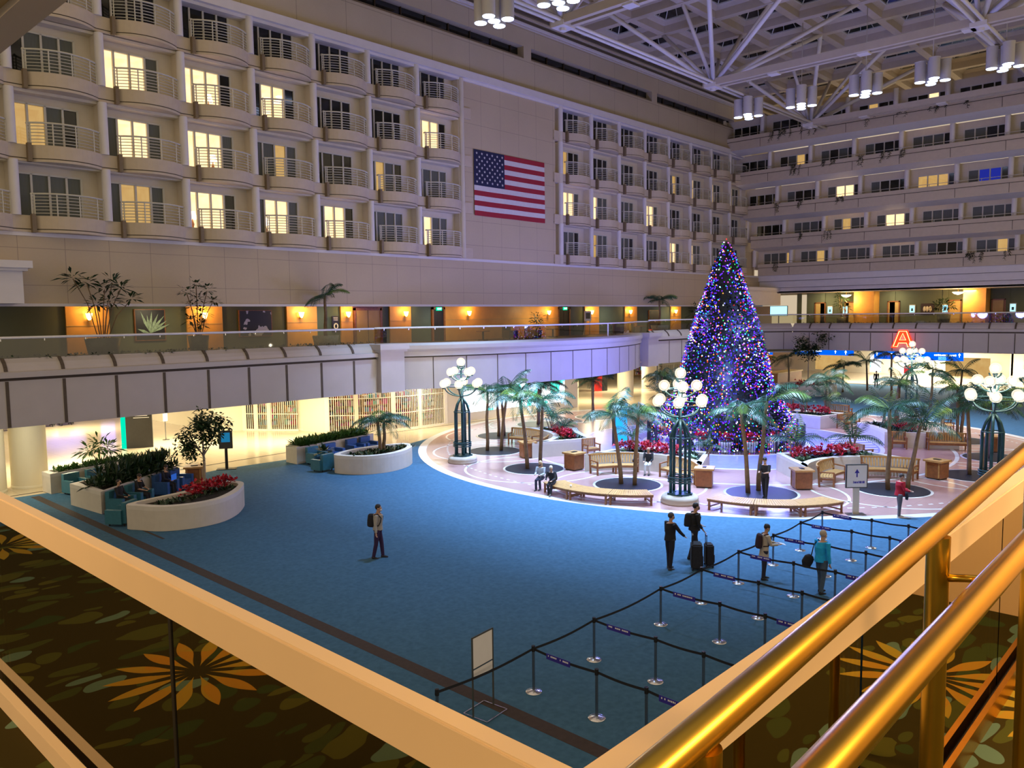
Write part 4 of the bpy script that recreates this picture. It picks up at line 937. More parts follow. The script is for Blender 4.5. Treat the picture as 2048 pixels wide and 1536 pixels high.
# recess right of the mural
t = thing('service_counter', 'pale wood counter in the recess right of the mural', 'counter', (60.5, 53, 0), -.6); B().box(-5, 3.5, 0, .3, 0, 1.2).obj('front', 'teak', t); B().box(-5, 3.5, -.1, .6, 1.2, 1.28).obj('top', 'tan', t)
struct('wall_recess', B().box(52, 74, 60, 60.2, 0, 3.95), 'orange')
t = thing('red_totem', 'red and black advertising totem in the recess', 'totem', (66.5, 49.6, 0), -.5); B().box(-.6, .0, -.3, .3, 0, 2.6).obj('red_side', glow('red totem face', (1, .05, .03), 1.0), t); B().box(0, .6, -.3, .3, 0, 2.6).obj('black_side', 'black', t)
o = B().ball((0, 0, 0), .8, 16, 1.35).obj('glowing_globe', 'cyan', None, loc=(73.5, 48.4, 2.1)); tag(o, 'glowing cyan globe sign hanging by the far column', 'lit sign')
gate([(84, 56.2), (93, 57.2), (97, 57)], 'far white folding gate beyond the cyan globe', (0, 4.5, 9, 12.5), .3)
for i in range(3): shelf(86+i*2.2, 58.2, 0, 'stocked shelf behind the far white gate, %s from the left' % ordinal(i), 70+i)
# ---- security hall on the far right
b = B().box(106, 106.3, -12, 60, 0, 4.2); b.box(98, 98.3, 8, 19, 0, 4.2); b.box(98, 106, 18.8, 19.1, 0, 4.2)
struct('wall_hall', b, 'cream', 'bright cream wall behind the security signs')
b = B()
for y in (17.6, 16.2, 13.9, 12.7): b.box(97.9, 98, y-.18, y+.18, 0, 4.1)
struct('trim_5', b, 'brown', 'dark vertical strips of the far cream wall')
def print_line(t, x, z, w, h, m, seed, y=-.055):
    """a line of lettering too small to read in the photograph: short strokes of the print colour"""
    r = random.Random(seed); b = B(); q = x
    while q < x+w:
        g = r.uniform(.25, .8)*h
        if r.random() > .16: b.box(q, q+g, y-.006, y, z, z+h*r.uniform(.7, 1))
        q += g+h*.22
    return b.obj('lettering', m, t)
def arrow(t, x, z, s, m, y=-.055):
    return B().add([(x-.08*s, y, z), (x+.08*s, y, z), (x+.08*s, y, z+.5*s), (x-.08*s, y, z+.5*s), (x-.3*s, y, z+.5*s), (x+.3*s, y, z+.5*s), (x, y, z+s)], [(0, 1, 2, 3), (4, 5, 6)]).obj('arrow', m, t)
def bluesign(x, y, z, w, h, label, lines):
    t = thing('overhead_sign', label, 'sign', (x, y, z), -PI/2); B().box(-w/2, w/2, -.05, .05, 0, h).obj('panel', 'signblue', t); B().cyl((-w*.3, 0), .03, h, 4.2-z, 6).cyl((w*.3, 0), .03, h, 4.2-z, 6).obj('hangers', 'steel', t)
    for k, (kind, x_, z_, w_, h_, m) in enumerate(lines):
        if kind == 'a': arrow(t, x_, z_, h_, m)
        else: print_line(t, x_, z_, w_, h_, m, 5*k+int(y))
bluesign(88, 25.4, 2.86, 8.5, .85, 'long blue overhead sign below the red letter', (('a', -3.95, .36, 0, .42, 'signwhite'), ('t', -3.4, .46, 1.9, .2, 'signwhite'), ('t', -1.0, .46, 1.5, .2, 'signwhite'), ('t', -1.1, .1, .7, .12, 'signcyan'), ('t', -1.1, .26, .7, .12, 'signcyan'), ('t', .3, .1, .7, .12, 'signcyan'), ('t', .3, .26, .7, .12, 'signcyan'), ('t', 1.6, .46, 1.9, .2, 'signwhite'), ('t', 2.0, .1, .7, .12, 'signcyan'), ('t', 2.0, .26, .7, .12, 'signcyan'), ('a', 3.9, .36, 0, .42, 'signwhite')))
bluesign(95, 37.8, 2.75, 7.0, .72, 'blue overhead sign behind the dark leaved tree', (('a', 1.4, .2, 0, .4, 'signwhite'), ('a', 2.6, .12, 0, .5, 'signwhite'), ('t', -3.1, .4, 2.8, .18, 'signwhite'), ('t', -2.9, .12, 1.6, .12, 'signcyan')))
bluesign(98, 47.0, 2.45, 2.8, .5, 'small blue overhead sign beside the tree', (('t', -1.2, .2, 2.2, .14, 'signwhite'),))
o = B().ball((0, 0, 0), .62, 14, 1.1).obj('round_lamp', glow('round sign face', (.75, .95, 1), 3.5), None, loc=(97.6, 11.2, 3.1)); tag(o, 'round white lit disc on the far cream wall', 'lit sign')
for i, (y, w, z0, z1, m, lab) in enumerate(((33.2, 1.3, .3, 2.7, 'lightbox', 'upright bright poster left of the dark figure'), (38.8, 3.2, .4, 2.5, 'room2', 'warm lit display behind the slim tree'), (27.5, 1.2, .2, 2.8, 'paper', 'white notice board by the security hall'), (23.2, 4.6, .2, 2.4, 'room2', 'warm lit shop window under the blue sign'), (46.8, 2.4, 1.5, 2.3, 'neonr', 'orange lit sign beside the tree'))):
    o = B().box(0, .15, -w/2, w/2, z0, z1).obj('advert_board', M['room2'] if m == 'room2' else (glow('orange sign', (1, .25, .05), 1.1) if m == 'neonr' else M[m]), None, loc=(104-i*.3 if i != 2 else 97, y*1.05, 0)); tag(o, lab, 'display')
t = thing('sign_easel', 'small crimson sign on a thin stand in the far hall', 'sign', (92.5, 27.6, 0), -PI/2); B().box(-.4, .4, -.03, .03, 1.1, 1.9).obj('board', 'red', t); B().cyl((0, .05), .025, 0, 1.2, 6).cyl((0, .05), .25, 0, .03, 10).obj('stand', 'post', t)
# downlights under the mezzanine
light('AREA', (10.5, 39.6, 3.88), 160, (1, .9, .66), 1.2, (0, .35, -1))
for x, y, p in ((5, 44, 200), (14, 47, 280), (22, 50, 280), (20, 62, 260), (27, 45, 260), (36, 41.6, 120), (47, 41, 110), (58, 44, 240), (68, 48, 260), (80, 45, 280), (10, 58, 240)):
    light('AREA', (x, y, 3.88), p*3.4, (1, .86, .58), 2.2, (0, 0, -1))
for x, y, p in ((91, 34, 420), (94, 24, 520), (94, 13, 380), (100, 42, 420), (101, 28, 520), (90, 5, 260)):
    light('AREA', (x, y, 4.1), p*6, (1, .93, .78), 3.0, (0, 0, -1))
# ================================================================== PLAZA
def rad(a, r, z=0): return (CC[0]+r*math.cos(math.radians(a)), CC[1]+r*math.sin(math.radians(a)), z)
def v2(a, r): return rad(a, r)[:2]
# decorated tree
def tree():
    t = thing('christmas_tree', 'tall decorated fir tree covered in multicoloured fairy lights', 'christmas tree', (*CC, 0))
    r = random.Random(3); prof = [(0.15, 4.3), (1.2, 4.1), (2.2, 3.5), (3.2, 2.85), (3.6, 2.75), (5, 2.45), (6.4, 2.1), (7.9, 1.7), (9.0, 1.3), (10.5, .82), (11.6, .42), (12.25, .12)]
    def R(z):
        for (z0, a), (z1, c) in zip(prof, prof[1:]):
            if z <= z1: return a+(c-a)*(z-z0)/(z1-z0)
        return .05
    B().tube([(0, 0, 0), (0, 0, 12.1)], [.28, .04], 8).obj('trunk', 'bark', t)
    b = B()
    core = [(0, .2)]+[(R(z)*.80, z) for z in [.2+.5*i for i in range(24)]]+[(0, 12.2)]
    b.lathe((0, 0), core, 28)
    z = .1
    for _ in range(10500):
        z = 12.2*(1-math.sqrt(r.random())**.95); a = r.uniform(0, 2*PI); q = R(z)*r.uniform(.78, 1.03); p = Vector((q*math.cos(a), q*math.sin(a), z)); d = Vector((math.cos(a), math.sin(a), r.uniform(-.5, .35))).normalized(); l = r.uniform(.18, .42); s_ = d.cross(Vector((0, 0, 1))).normalized()*.05; s_.rotate(Matrix.Rotation(r.uniform(0, 3), 3, d))
        b.add([p-d*l*.4, p+s_*1.3, p+d*l*.6, p-s_*1.3], [(0, 1, 2, 3)])
    f = b.obj('branches', 'fir', t); f['kind'] = 'stuff'
    cols = [((.05, .04, 1), 38, 2.0), ((.22, .02, 1), 24, 1.9), ((.75, .85, 1), 10, 4), ((.02, .6, .9), 8, 2.5), ((1, .04, .03), 8, 2), ((1, .30, .04), 6, 3), ((.04, .7, .12), 4, 1.8), ((1, .1, .6), 4, 2)]
    mats = [glow('fairy light %d' % i, c, s_) for i, (c, w, s_) in enumerate(cols)]; pool = [i for i, (c, w, s_) in enumerate(cols) for _ in range(w)]
    cv = Vector((-CC[0], -CC[1], 0)).normalized(); pts = []
    for _ in range(8000):
        z = 12.3*(1-math.sqrt(r.random())); a = r.uniform(0, 2*PI); n = math.sin(z*1.1+a*2)*.5+math.sin(a*3-z*.7)*.3
        if n < -.35 and r.random() < .6: continue
        q = R(z)*r.uniform(.97, 1.06); pts.append((Vector((q*math.cos(a), q*math.sin(a), z)), r.choice(pool)))
    pts.append((Vector((0, 0, 12.32)), 4))
    front = sorted(pts, key=lambda e: -((e[0]*Vector((1, 1, 0))).dot(cv)-abs(e[0].x*cv.y-e[0].y*cv.x)*.3+(e[0].z if e[0].z > 12 else 0)))
    bm_ = [B().ball((0, 0, 0), .038, 6).mesh('light_bulb', m) for m in mats]
    for p, c in front[:98]: put('light_bulb', bm_[c], t, tuple(p))
    b = B()
    for p, c in front[98:]: b.slot(c).ball(tuple(p), .038, 4)
    o = b.obj('fairy_lights', mats, t); o['kind'] = 'stuff'
tree()
for k in range(9):      # the fairy lights' combined glow
    a = 209+(k-4)*40; z = (1.8, 4.6, 7.4)[k % 3]; rr = (4.9, 3.9, 2.9)[k % 3]
    light('POINT', rad(a, rr, z), 1250 if abs(k-4) < 3 else 800, (.22, .26, 1), .5)
# fence ring with urns
def fence():
    t = thing('ring_fence', 'black iron picket fence circling the decorated tree', 'fence', (*CC, 0)); n = 15; rf = 4.62; b = B(); c = B()
    for z in (.12, .98): b.tube([(rf*math.cos(2*PI*k/90), rf*math.sin(2*PI*k/90), z) for k in range(90)], .022, 5, closed=True)
    b.obj('rails', 'black', t)
    for k in range(210): a = 2*PI*k/210; c.box(rf*math.cos(a)-.012, rf*math.cos(a)+.012, rf*math.sin(a)-.012, rf*math.sin(a)+.012, .05, 1.05)
    o = c.obj('pickets', 'black', t); o['kind'] = 'stuff'
    PM = B().box(-.045, .045, -.045, .045, 0, 1.25).ball((0, 0, 1.3), .07, 8).mesh('post', 'black')
    for k in range(n): a = 2*PI*k/n+.1; put('post', PM, t, (rf*math.cos(a), rf*math.sin(a), 0))
fence()
def redbank(pts, n, z, r, b=None, spread=.2, h=.5):
    b = b or B()
    for _ in range(n):
        q = r.choice(pts); p = Vector((q[0]+r.gauss(0, spread), q[1]+r.gauss(0, spread), z+r.uniform(.1, h)))
        leafset(b, p, .03, 5, .17, .06, .5, .5, r)
    return b
URN = B().lathe((0, 0), [(.0, 0), (.26, 0), (.3, .05), (.24, .12), (.34, .42), (.44, .62), (.40, .66), (.3, .6), (0, .6)], 14).mesh('urn', 'marble')
URNR = redbank([(0, 0)], 60, .6, random.Random(5), None, .17, .5).mesh('poinsettias', 'red')
uw = ('facing the camera in the middle', 'just left of the middle', 'just right of the middle', 'farther left', 'farther right', 'far left', 'far right')
for i, a in enumerate((209, 189, 229, 169, 249, 149, 269)):
    t = thing('poinsettia_urn', 'white urn of red poinsettias inside the tree fence, %s' % uw[i], 'urn', rad(a, 4.05, .02), 0, 'poinsettia urns round the tree'); put('urn', URN, t); o = put('poinsettias', URNR, t); o['label'] = 'red flowers'
# planters round the plaza
def planter_poly(a0, inset=0.0):
    d = v2(a0, 14.25); rb = 3.45+inset; out = []
    w = 13.6-inset*4.4; ri = 9.0+inset
    out += [v2(a0+w-2*w*i/8, ri) for i in range(9)]                       # inner arc, towards the tree
    t0 = v2(a0-w, 12.9-inset*2.2); t1 = v2(a0+w, 12.9-inset*2.2)
    b0 = math.degrees(math.atan2(t0[1]-d[1], t0[0]-d[0])); b1 = math.degrees(math.atan2(t1[1]-d[1], t1[0]-d[0]))
    c0 = (a0+180); b0 = c0+((b0-c0+180) % 360-180); b1 = c0+((b1-c0+180) % 360-180)
    out += [t0]+[p for p in arc(d, rb, b0, b1, 16)][0:]+[t1]
    return out
def planter(poly, ins, label, z=.9, parent=None):
    t = thing('planter', label, 'planter', (0, 0, 0)); n = len(poly)
    B().prism(poly, .02, z-.16, top=False).obj('wall', 'concrete', t)
    b = B(); o2 = off(poly+[poly[0]], 0); vs = [(p[0], p[1], z_) for z_ in (z-.16, z) for p in poly]+[(p[0], p[1], z_) for z_ in (z, z-.16) for p in ins]
    b.add(vs, [(j*n+k, j*n+(k+1) % n, (j+1)*n+(k+1) % n, (j+1)*n+k) for j in range(3) for k in range(n)]); b.obj('rim', 'concrete2', t)
    from mathutils.geometry import tessellate_polygon
    b = B(); b.add([(p[0], p[1], z-.14) for p in ins], [tuple(q) for q in tessellate_polygon([[Vector((p[0], p[1], 0)) for p in ins]])]); b.obj('soil', 'soil', t); return t
pname = {142: 'left of the cyan totem', 190: 'behind the left slatted benches in the middle', 238: 'right of the central aisle', 310: 'at the right with benches on its end', 358: 'behind the tree at the right', 46: 'far behind the tree'}
def inside(a0, n, r, ins=.5):
    res = []
    while len(res) < n:
        a = a0+r.uniform(-11.5, 11.5); q = r.uniform(9.5, 12.6); p = v2(a, q); d = v2(a0, 14.25)
        if math.hypot(p[0]-d[0], p[1]-d[1]) > 3.95: res.append(p)
    return res
for a0 in (142, 190, 238, 310, 358, 46):
    planter(planter_poly(a0), planter_poly(a0, .34), 'cream stone planter bed %s' % pname[a0])
    r = random.Random(a0); pts = inside(a0, 60, r)
    bedding('ground_cover', 'dark green ground cover in the planter %s' % pname[a0], pts, None, 190, .34, .06, 'leaf', .76, 'plants', a0)
    bedding('ground_cover', 'pale veined leaves in the planter %s' % pname[a0], [p for p in pts if (math.hypot(p[0]-CC[0], p[1]-CC[1]) > 10.6)] or pts, None, 60, .32, .09, 'pale', .78, 'plants', a0+1)
    c = v2(a0-(3 if a0 != 142 else -3), 10.3); tt = math.radians(a0+90)
    rp = [(c[0]+math.cos(tt)*k*.35, c[1]+math.sin(tt)*k*.35) for k in range(-4, 5)]
    o = redbank(rp, 210, .85, r, None, .2, .5).obj('poinsettias', 'red'); tag(o, 'bank of red poinsettias in the planter %s' % pname[a0], 'flowers', kind='stuff')
# cluster palms and cycads in the planters
def clump(x, y, z, s, label, seed, m='leafp', n=9, L=1.5):
    t = thing('clump_palm', label, 'palm', (x, y, z), 0, 'clump palms in the planters'); r = random.Random(seed); b = B()
    for k in range(4): b.tube([(r.uniform(-.15, .15), r.uniform(-.15, .15), 0), (r.uniform(-.3, .3), r.uniform(-.3, .3), .8*s)], .035, 5)
    b.obj('stems', 'bark', t); put('crown', palm_crown(seed, n, L*s, (.3, 1.4), 1.0, .3, 14, 1), t, (0, 0, .75*s)); return t
M['cyan_leaf'] = mat('blue green cycad leaf', (.05, .22, .22), .45, var=.4)
for i, (a, q, s, w) in enumerate(((133, 10.6, 1.15, 'behind the red flowers left of the totem'), (147, 10.3, .9, 'at the near end of the left planter'), (180, 9.9, 1.0, 'right of the cyan totem'), (203, 9.7, .7, 'beside the centre lamp post'), (228, 9.8, 1.1, 'in the near end of the planter right of the aisle'), (247, 9.9, 1.15, 'in the far end of the planter right of the aisle'), (300, 10.6, 1.25, 'at the left of the right hand planter'), (306, 11.6, 1.2, 'in the middle of the right hand planter'), (318, 10.2, 1.2, 'at the back of the right hand planter'), (350, 11.2, 1.25, 'left in the planter behind the tree'), (356, 10.0, 1.1, 'middle of the planter behind the tree'), (4, 11.5, 1.2, 'right in the planter behind the tree'), (40, 10.5, 1.2, 'far behind the tree, nearer'), (52, 10.8, 1.2, 'far behind the tree, farther'))):
    clump(*v2(a, q), .76, s, 'feathery clump palm %s' % w, 100+i)
# palm pairs standing in black grates
DISC = B().cyl((0, 0), 1.5, .021, .035, 36).mesh('tree_grate', 'disc')
DR = B().lathe((0, 0), [(1.5, .021), (1.62, .026), (1.62, .02)], 36).mesh('ring', 'marble')
lean = {142.5: ((-.25, .35, 4.2, .03, 250), (.3, -.25, 4.3, .12, 300)), 166.5: ((-.3, .2, 4.3, .10, 120), (.25, -.2, 4.35, .05, 330)), 190.5: ((-.1, .3, 4.0, .13, 135), (.05, -.35, 4.1, .05, 300)), 214.5: ((-.35, .45, 4.35, .10, 100), (.35, .3, 4.7, .12, 345)), 238.5: ((-.15, .15, 4.3, .0, 0), (.25, -.55, 3.7, .22, 330)), 262.5: ((.1, .3, 3.9, .05, 90), (-.2, -.3, 4.2, .1, 300))}
dn = ('left of the mural lamp', 'by the seated women', 'over the middle benches', 'in front of the tree', 'behind the woman in red', 'by the right hand lamp')
for k in range(15):
    a = 142.5+24*k; aa = a % 360
    x, y, _ = rad(a, 14.25); near = k < 6
    w = dn[k] if near else '%s beyond the tree' % ordinal(k-6)
    t = thing('tree_grate', 'round black tree grate under the palm pair %s' % w, 'tree grate', (x, y, 0), 0, 'round tree grates'); put('grate', DISC, t); put('ring', DR, t)
    spec = lean.get(a) or ((R0.uniform(-.4, .4), R0.uniform(-.4, .4), R0.uniform(3.4, 4.3), R0.uniform(0, .12), R0.uniform(0, 360)), (R0.uniform(-.5, .5), R0.uniform(-.5, .5), R0.uniform(3.2, 4.2), R0.uniform(0, .12), R0.uniform(0, 360)))
    for j, (dx, dy, h, ln, rz) in enumerate(spec):
        palm(x+dx, y+dy, .035, h-.75, ln, math.radians(rz), (k+j*2) % 4, .82 if near else .86, '%s slim palm of the pair %s' % (('left', 'right')[j], w), 'palm pairs in the plaza')
# street lamps
def lamp_meshes():
    base = B().lathe((0, 0), [(0, 0), (.78, 0), (.8, .08), (.76, .16), (.78, .2), (.7, .34), (.55, .36), (0, .36)], 28).mesh('stone_base', 'concrete')
    b = B()
    for k in range(5):
        a = 2*PI*k/5+.2; x, y = .40*math.cos(a), .40*math.sin(a); b.tube([(x, y, .36), (x, y, 2.75), (x*.7, y*.7, 3.15), (x*.15, y*.15, 3.5)], .064, 8); b.box(x-.12, x+.12, y-.12, y+.12, .36, .44)
    b.tube([(0, 0, .36), (0, 0, 5.1)], .05, 8)
    for z, q in ((.9, .48), (1.0, .48), (1.1, .48), (2.75, .42)): b.tube([(q*math.cos(2*PI*k/20), q*math.sin(2*PI*k/20), z) for k in range(20)], .03, 6, closed=True)
    b.cyl((0, 0), .5, .36, .42, 20)
    post = b.mesh('post', 'iron')
    b = B(); G = [(0, 0, 5.43)]
    def u(a, r, z0, z1):
        c, s_ = math.cos(a), math.sin(a); n = 10
        b.tube([(c*r*math.sin(i*PI/2/n), s_*r*math.sin(i*PI/2/n), z0+(z1-z0)*(1-math.cos(i*PI/2/n))) for i in range(n+1)], .035, 6)
    for k in range(4): a = PI/4+k*PI/2; u(a, .22, 5.02, 5.24)
    for k in range(4): a = k*PI/2+.3; u(a, .62, 4.42, 4.78); G.append((.66*math.cos(a), .66*math.sin(a), 4.92))
    for k in range(6): a = k*PI/3+.1; u(a, .95, 3.6, 4.15); G.append((1.0*math.cos(a), 1.0*math.sin(a), 4.3))
    for z, q in ((4.15, .95), (4.78, .5)): b.tube([(q*math.cos(2*PI*k/28), q*math.sin(2*PI*k/28), z) for k in range(28)], .022, 5, closed=True)
    b.ball((0, 0, 3.55), .1, 8)
    arms = b.mesh('scroll_arms', 'iron'); gl = B().ball((0, 0, 0), .235, 16).mesh('globe', 'bulbglass'); fi = B().ball((0, 0, 0), .135, 10).mesh('bulb', 'globe'); cp = B().cyl((0, 0), .1, -.27, -.21, 10).mesh('collar', 'iron')
    return base, post, arms, gl, fi, cp, G
LM = lamp_meshes()
def lamp(a, label, r=16.75):
    t = thing('street_lamp', label, 'street lamp', rad(a, r, .02), math.radians(a), 'globe street lamps'); put('stone_base', LM[0], t); put('post', LM[1], t); put('scroll_arms', LM[2], t)
    for g in LM[6]: o = put('globe', LM[3], t, g); put('bulb', LM[4], o); put('collar', LM[5], o)
    light('POINT', rad(a, r, 4.62), 300, (1, .88, .68), .5)
lamp(153.3, 'globe street lamp in front of the lit mural'); lamp(202, 'globe street lamp at the front of the plaza, before the tree'); lamp(249, 'globe street lamp partly behind the brass handrail'); lamp(345, 'globe street lamp beyond the tree under the red letter', 19.5); lamp(297, 'globe street lamp off to the right of the plaza')
# benches
def slats(b, d, r0, r1, a0, a1, n, th, z0, z1=None, gap=.4):
    for k in range(n):
        p = a0+(a1-a0)*(k+gap/2)/n; q = a0+(a1-a0)*(k+1-gap/2)/n; A, C = arc(d, r0, p, q, 1), arc(d, r1, p, q, 1)
        b.prism([A[0], A[1], C[1], C[0]], z0, z1 or z0+th)
def arc_bench(d, aw, half, r_in, r_out, label, back, group, name):
    t = thing(name, label, 'bench', (d[0], d[1], .02), 0, group); d = (0, 0); a0, a1 = aw-half, aw+half
    b = B()
    if back:       # seat faces the palm in the middle, back on the outside
        for k in range(5): rr = r_in+.02+k*(r_out-r_in-.06)/5; A = arc(d, rr, a0, a1, 8); C = arc(d, rr+(r_out-r_in)/5-.03, a0, a1, 8); b.prism(A+C[::-1], .42, .45)
        b.obj('seat', 'teak', t)
        n = max(6, int(math.radians(a1-a0)*r_out/.13)); b = B()
        for k in range(n): p = arc(d, r_out-.03, a0+(a1-a0)*(k+.2)/n, a0+(a1-a0)*(k+.75)/n, 1); q = arc(d, r_out+.10, a0+(a1-a0)*(k+.2)/n, a0+(a1-a0)*(k+.75)/n, 1); b.add([(*p[0], .5), (*p[1], .5), (*q[1], .9), (*q[0], .9), (p[0][0]*1.008, p[0][1]*1.008, .5), (p[1][0]*1.008, p[1][1]*1.008, .5), (q[1][0]*1.008, q[1][1]*1.008, .9), (q[0][0]*1.008, q[0][1]*1.008, .9)], [(0, 1, 2, 3), (7, 6, 5, 4), (0, 4, 5, 1), (1, 5, 6, 2), (2, 6, 7, 3), (3, 7, 4, 0)])
        b.obj('backrest_slats', 'teak', t)
        A, C = arc(d, r_out+.08, a0, a1, 10), arc(d, r_out+.14, a0, a1, 10); B().prism(A+C[::-1], .88, .97).obj('top_rail', 'teak', t)
        for a in (a0+.8, a1-.8):
            p, q, m_ = arc(d, r_in+.04, a, a, 1)[0], arc(d, r_out+.06, a, a, 1)[0], arc(d, r_out, a, a, 1)[0]
            bb = B().bar((*p, 0), (*p, .66), .07).bar((*m_, 0), (*q, .95), .07).bar((*p, .66), (*m_, .68), .07, .05).bar((*p, .36), (*m_, .36), .05, .07); bb.obj('arm_frame', 'teakd', t)
        A, C = arc(d, r_in+.02, a0, a1, 8), arc(d, r_in+.06, a0, a1, 8); B().prism(A+C[::-1], .33, .41).obj('apron', 'teakd', t)
        p, q = arc(d, r_in+.05, aw, aw, 1)[0], arc(d, r_out, aw, aw, 1)[0]; B().bar((*p, 0), (*p, .42), .07).obj('leg', 'teakd', t); B().bar((*q, 0), (*q, .5), .07).obj('leg', 'teakd', t)
    else:
        n = int(math.radians(a1-a0)*r_out/.10); slats(b, d, r_in, r_out, a0, a1, n, .03, .43, None, .12); b.obj('seat', 'teak', t)
        for rr in (r_in+.04, r_out-.08): A, C = arc(d, rr, a0, a1, 8), arc(d, rr+.04, a0, a1, 8); B().prism(A+C[::-1], .34, .43).obj('apron', 'teakd', t)
        for a in (a0+1.2, a1-1.2):
            p, q = arc(d, r_in+.06, a, a, 1)[0], arc(d, r_out-.06, a, a, 1)[0]
            B().bar((*p, 0), (*p, .43), .07).obj('leg', 'teakd', t); B().bar((*q, 0), (*q, .43), .07).obj('leg', 'teakd', t); B().bar((*p, .14), (*q, .14), .05, .05).obj('stretcher', 'teakd', t)
    return t
for a0, w in ((190.5, 'by the seated women'), (214.5, 'before the tree')):
    d = v2(a0, 14.25)
    for k in range(3): arc_bench(d, a0+26*(1-k), 12.9, 3.15, 4.2, 'curved backless bench %s, %s segment' % (w, ('leftmost', 'middle', 'rightmost')[k]), False, 'curved backless plaza benches', 'curved_bench')
for a0, w in ((142.5, 'left planter'), (190.5, 'middle planter'), (238.5, 'planter right of the aisle')):
    d = v2(a0, 14.25)
    for k, o in enumerate((38, -38)): arc_bench(d, a0+180-o, 24, 2.4, 3.05, 'slatted wooden bench with back against the %s, %s end' % (w, ('left', 'right')[k]), True, 'slatted benches round the planters', 'slatted_bench')
def straight_bench(x, y, rz, L, label):
    t = thing('slatted_bench', label, 'bench', (x, y, .02), rz, 'straight slatted benches'); b = B()
    for k in range(5): b.box(-L/2, L/2, -.3+k*.11, -.22+k*.11, .42, .45)
    b.obj('seat', 'teak', t); b = B(); n = int(L/.13)
    for k in range(n): b.box(-L/2+.05+k*(L-.1)/n, -L/2+.13+k*(L-.1)/n, .26, .29, .48, .9)
    b.box(-L/2, L/2, .25, .31, .88, .96); b.obj('backrest', 'teak', t)
    B().box(-L/2, L/2, -.3, -.26, .3, .41).obj('apron', 'teakd', t)
    for s_ in (-1, 1): B().box(s_*L/2-.035, s_*L/2+.035, -.32, -.25, 0, .66).box(s_*L/2-.035, s_*L/2+.035, .24, .31, 0, .96).box(s_*L/2-.035, s_*L/2+.035, -.34, .3, .62, .68).obj('arm_frame', 'teakd', t)
straight_bench(*v2(294.8, 12.2), math.radians(297)-PI+PI, 2.0, 'wide slatted bench on the end of the right hand planter'); straight_bench(*v2(294.4, 9.7), math.radians(297), .75, 'single slatted seat left of the wide bench at the right')
straight_bench(*v2(341.5, 11.2), math.radians(344), 1.6, 'dark slatted bench on the end of the planter behind the tree'); straight_bench(*v2(159.4, 9.6), math.radians(339), .8, 'armchair bench between the left planter and cyan totem'); straight_bench(*v2(262, 8.6), math.radians(60), 1.2, 'bench by the blue wave mosaic seen through palms'); straight_bench(*v2(325, 15.8), math.radians(20), 1.6, 'bench facing away beyond the right hand planter'); straight_bench(*v2(357, 16.0), math.radians(90), 1.8, 'bench beyond the planter behind the tree')
def bin_(x, y, rz, label):
    t = thing('litter_bin', label, 'bin', (x, y, .02), rz, 'wooden litter bins'); B().box(-.36, .36, -.36, .36, .06, .82).obj('body', 'teakd', t); B().box(-.31, .31, -.31, .31, 0, .06).obj('plinth', 'black', t); B().box(-.44, .44, -.44, .44, .82, .9).obj('top', 'teak', t); B().box(-.16, .16, -.08, .08, .9, .93).obj('opening', 'black', t)
    for s_ in (-1, 1): B().box(s_*.30-.03, s_*.30+.03, -.385, -.36, .1, .8).obj('panel_stile', 'teak', t)
for x, y, a, w in ((32.6, 29.4, 150, 'at the corner of the left planter'), (31.5, 25.2, 175, 'left of the middle slatted benches'), (32.1, 18.1, 205, 'right of the centre lamp post'), (34.5, 14.6, 222, 'at the near corner of the planter right of the aisle'), (40.6, 10.7, 255, 'right of the slatted benches by the woman in red'), (50.2, 10.6, 297, 'right of the wide bench at the far right')): bin_(x, y, math.radians(a), 'square wooden litter bin %s' % w)
# far planters with plants
def far_planter(x, y, r, label, z=1.0):
    p = arc((x, y), r, 0, 360, 20)[:-1]; planter(p, arc((x, y), r-.3, 0, 360, 20)[:-1], label, z)
far_planter(75.5, 31.5, 2.6, 'round cream planter beyond the tree at the right')
struct('floor_border', B().box(88.6, 89.5, -8, 37, .012, .016), 'stripe')
o = redbank([(75.5, 31.5), (74.6, 31), (76.2, 31.8)], 120, .85, random.Random(9), None, .5, .4).obj('poinsettias', 'red'); tag(o, 'dark red flowers in the round far planter', 'flowers', kind='stuff')
def leafy_tree(x, y, z, h, label, r, n, L, w, seed, m='leaf', lobes=6, tm='bark2'):
    t = thing('slim_tree', label, 'tree', (x, y, z)); rr = random.Random(seed); b = B(); s_ = B()
    s_.tube([(0, 0, 0), (.03, .02, h*.45), (.0, 0, h*.6)], [.06, .05, .04], 7)
    for k in range(lobes):
        a = 2*PI*k/lobes; q = r*rr.uniform(.35, .8); c = (q*math.cos(a), q*math.sin(a), h*rr.uniform(.62, .98)); s_.tube([(0, 0, h*.5), (c[0]*.5, c[1]*.5, h*.65), c], [.03, .02, .01], 5)
        for _ in range(n): p = Vector(c)+Vector((rr.gauss(0, .2), rr.gauss(0, .2), rr.gauss(0, .22)))*r*1.0; leafset(b, p, .08, 4, L, w, 1.0, 0, rr)
    s_.obj('trunk', tm, t); b.obj('foliage', m, t)
leafy_tree(75.5, 31.5, .85, 4.9, 'dark leaved slim tree in the round planter below the blue sign', 1.5, 60, .3, .08, 4)
t = thing('brown_kiosk', 'brown wooden booth behind the tree at the right', 'kiosk', (82.5, 37, 0)); B().box(-3, 3, -.6, .6, 0, 1.5).obj('counter', 'teakd', t); B().box(-3.1, 3.1, -.7, .7, 1.5, 1.6).obj('top', 'tan', t)
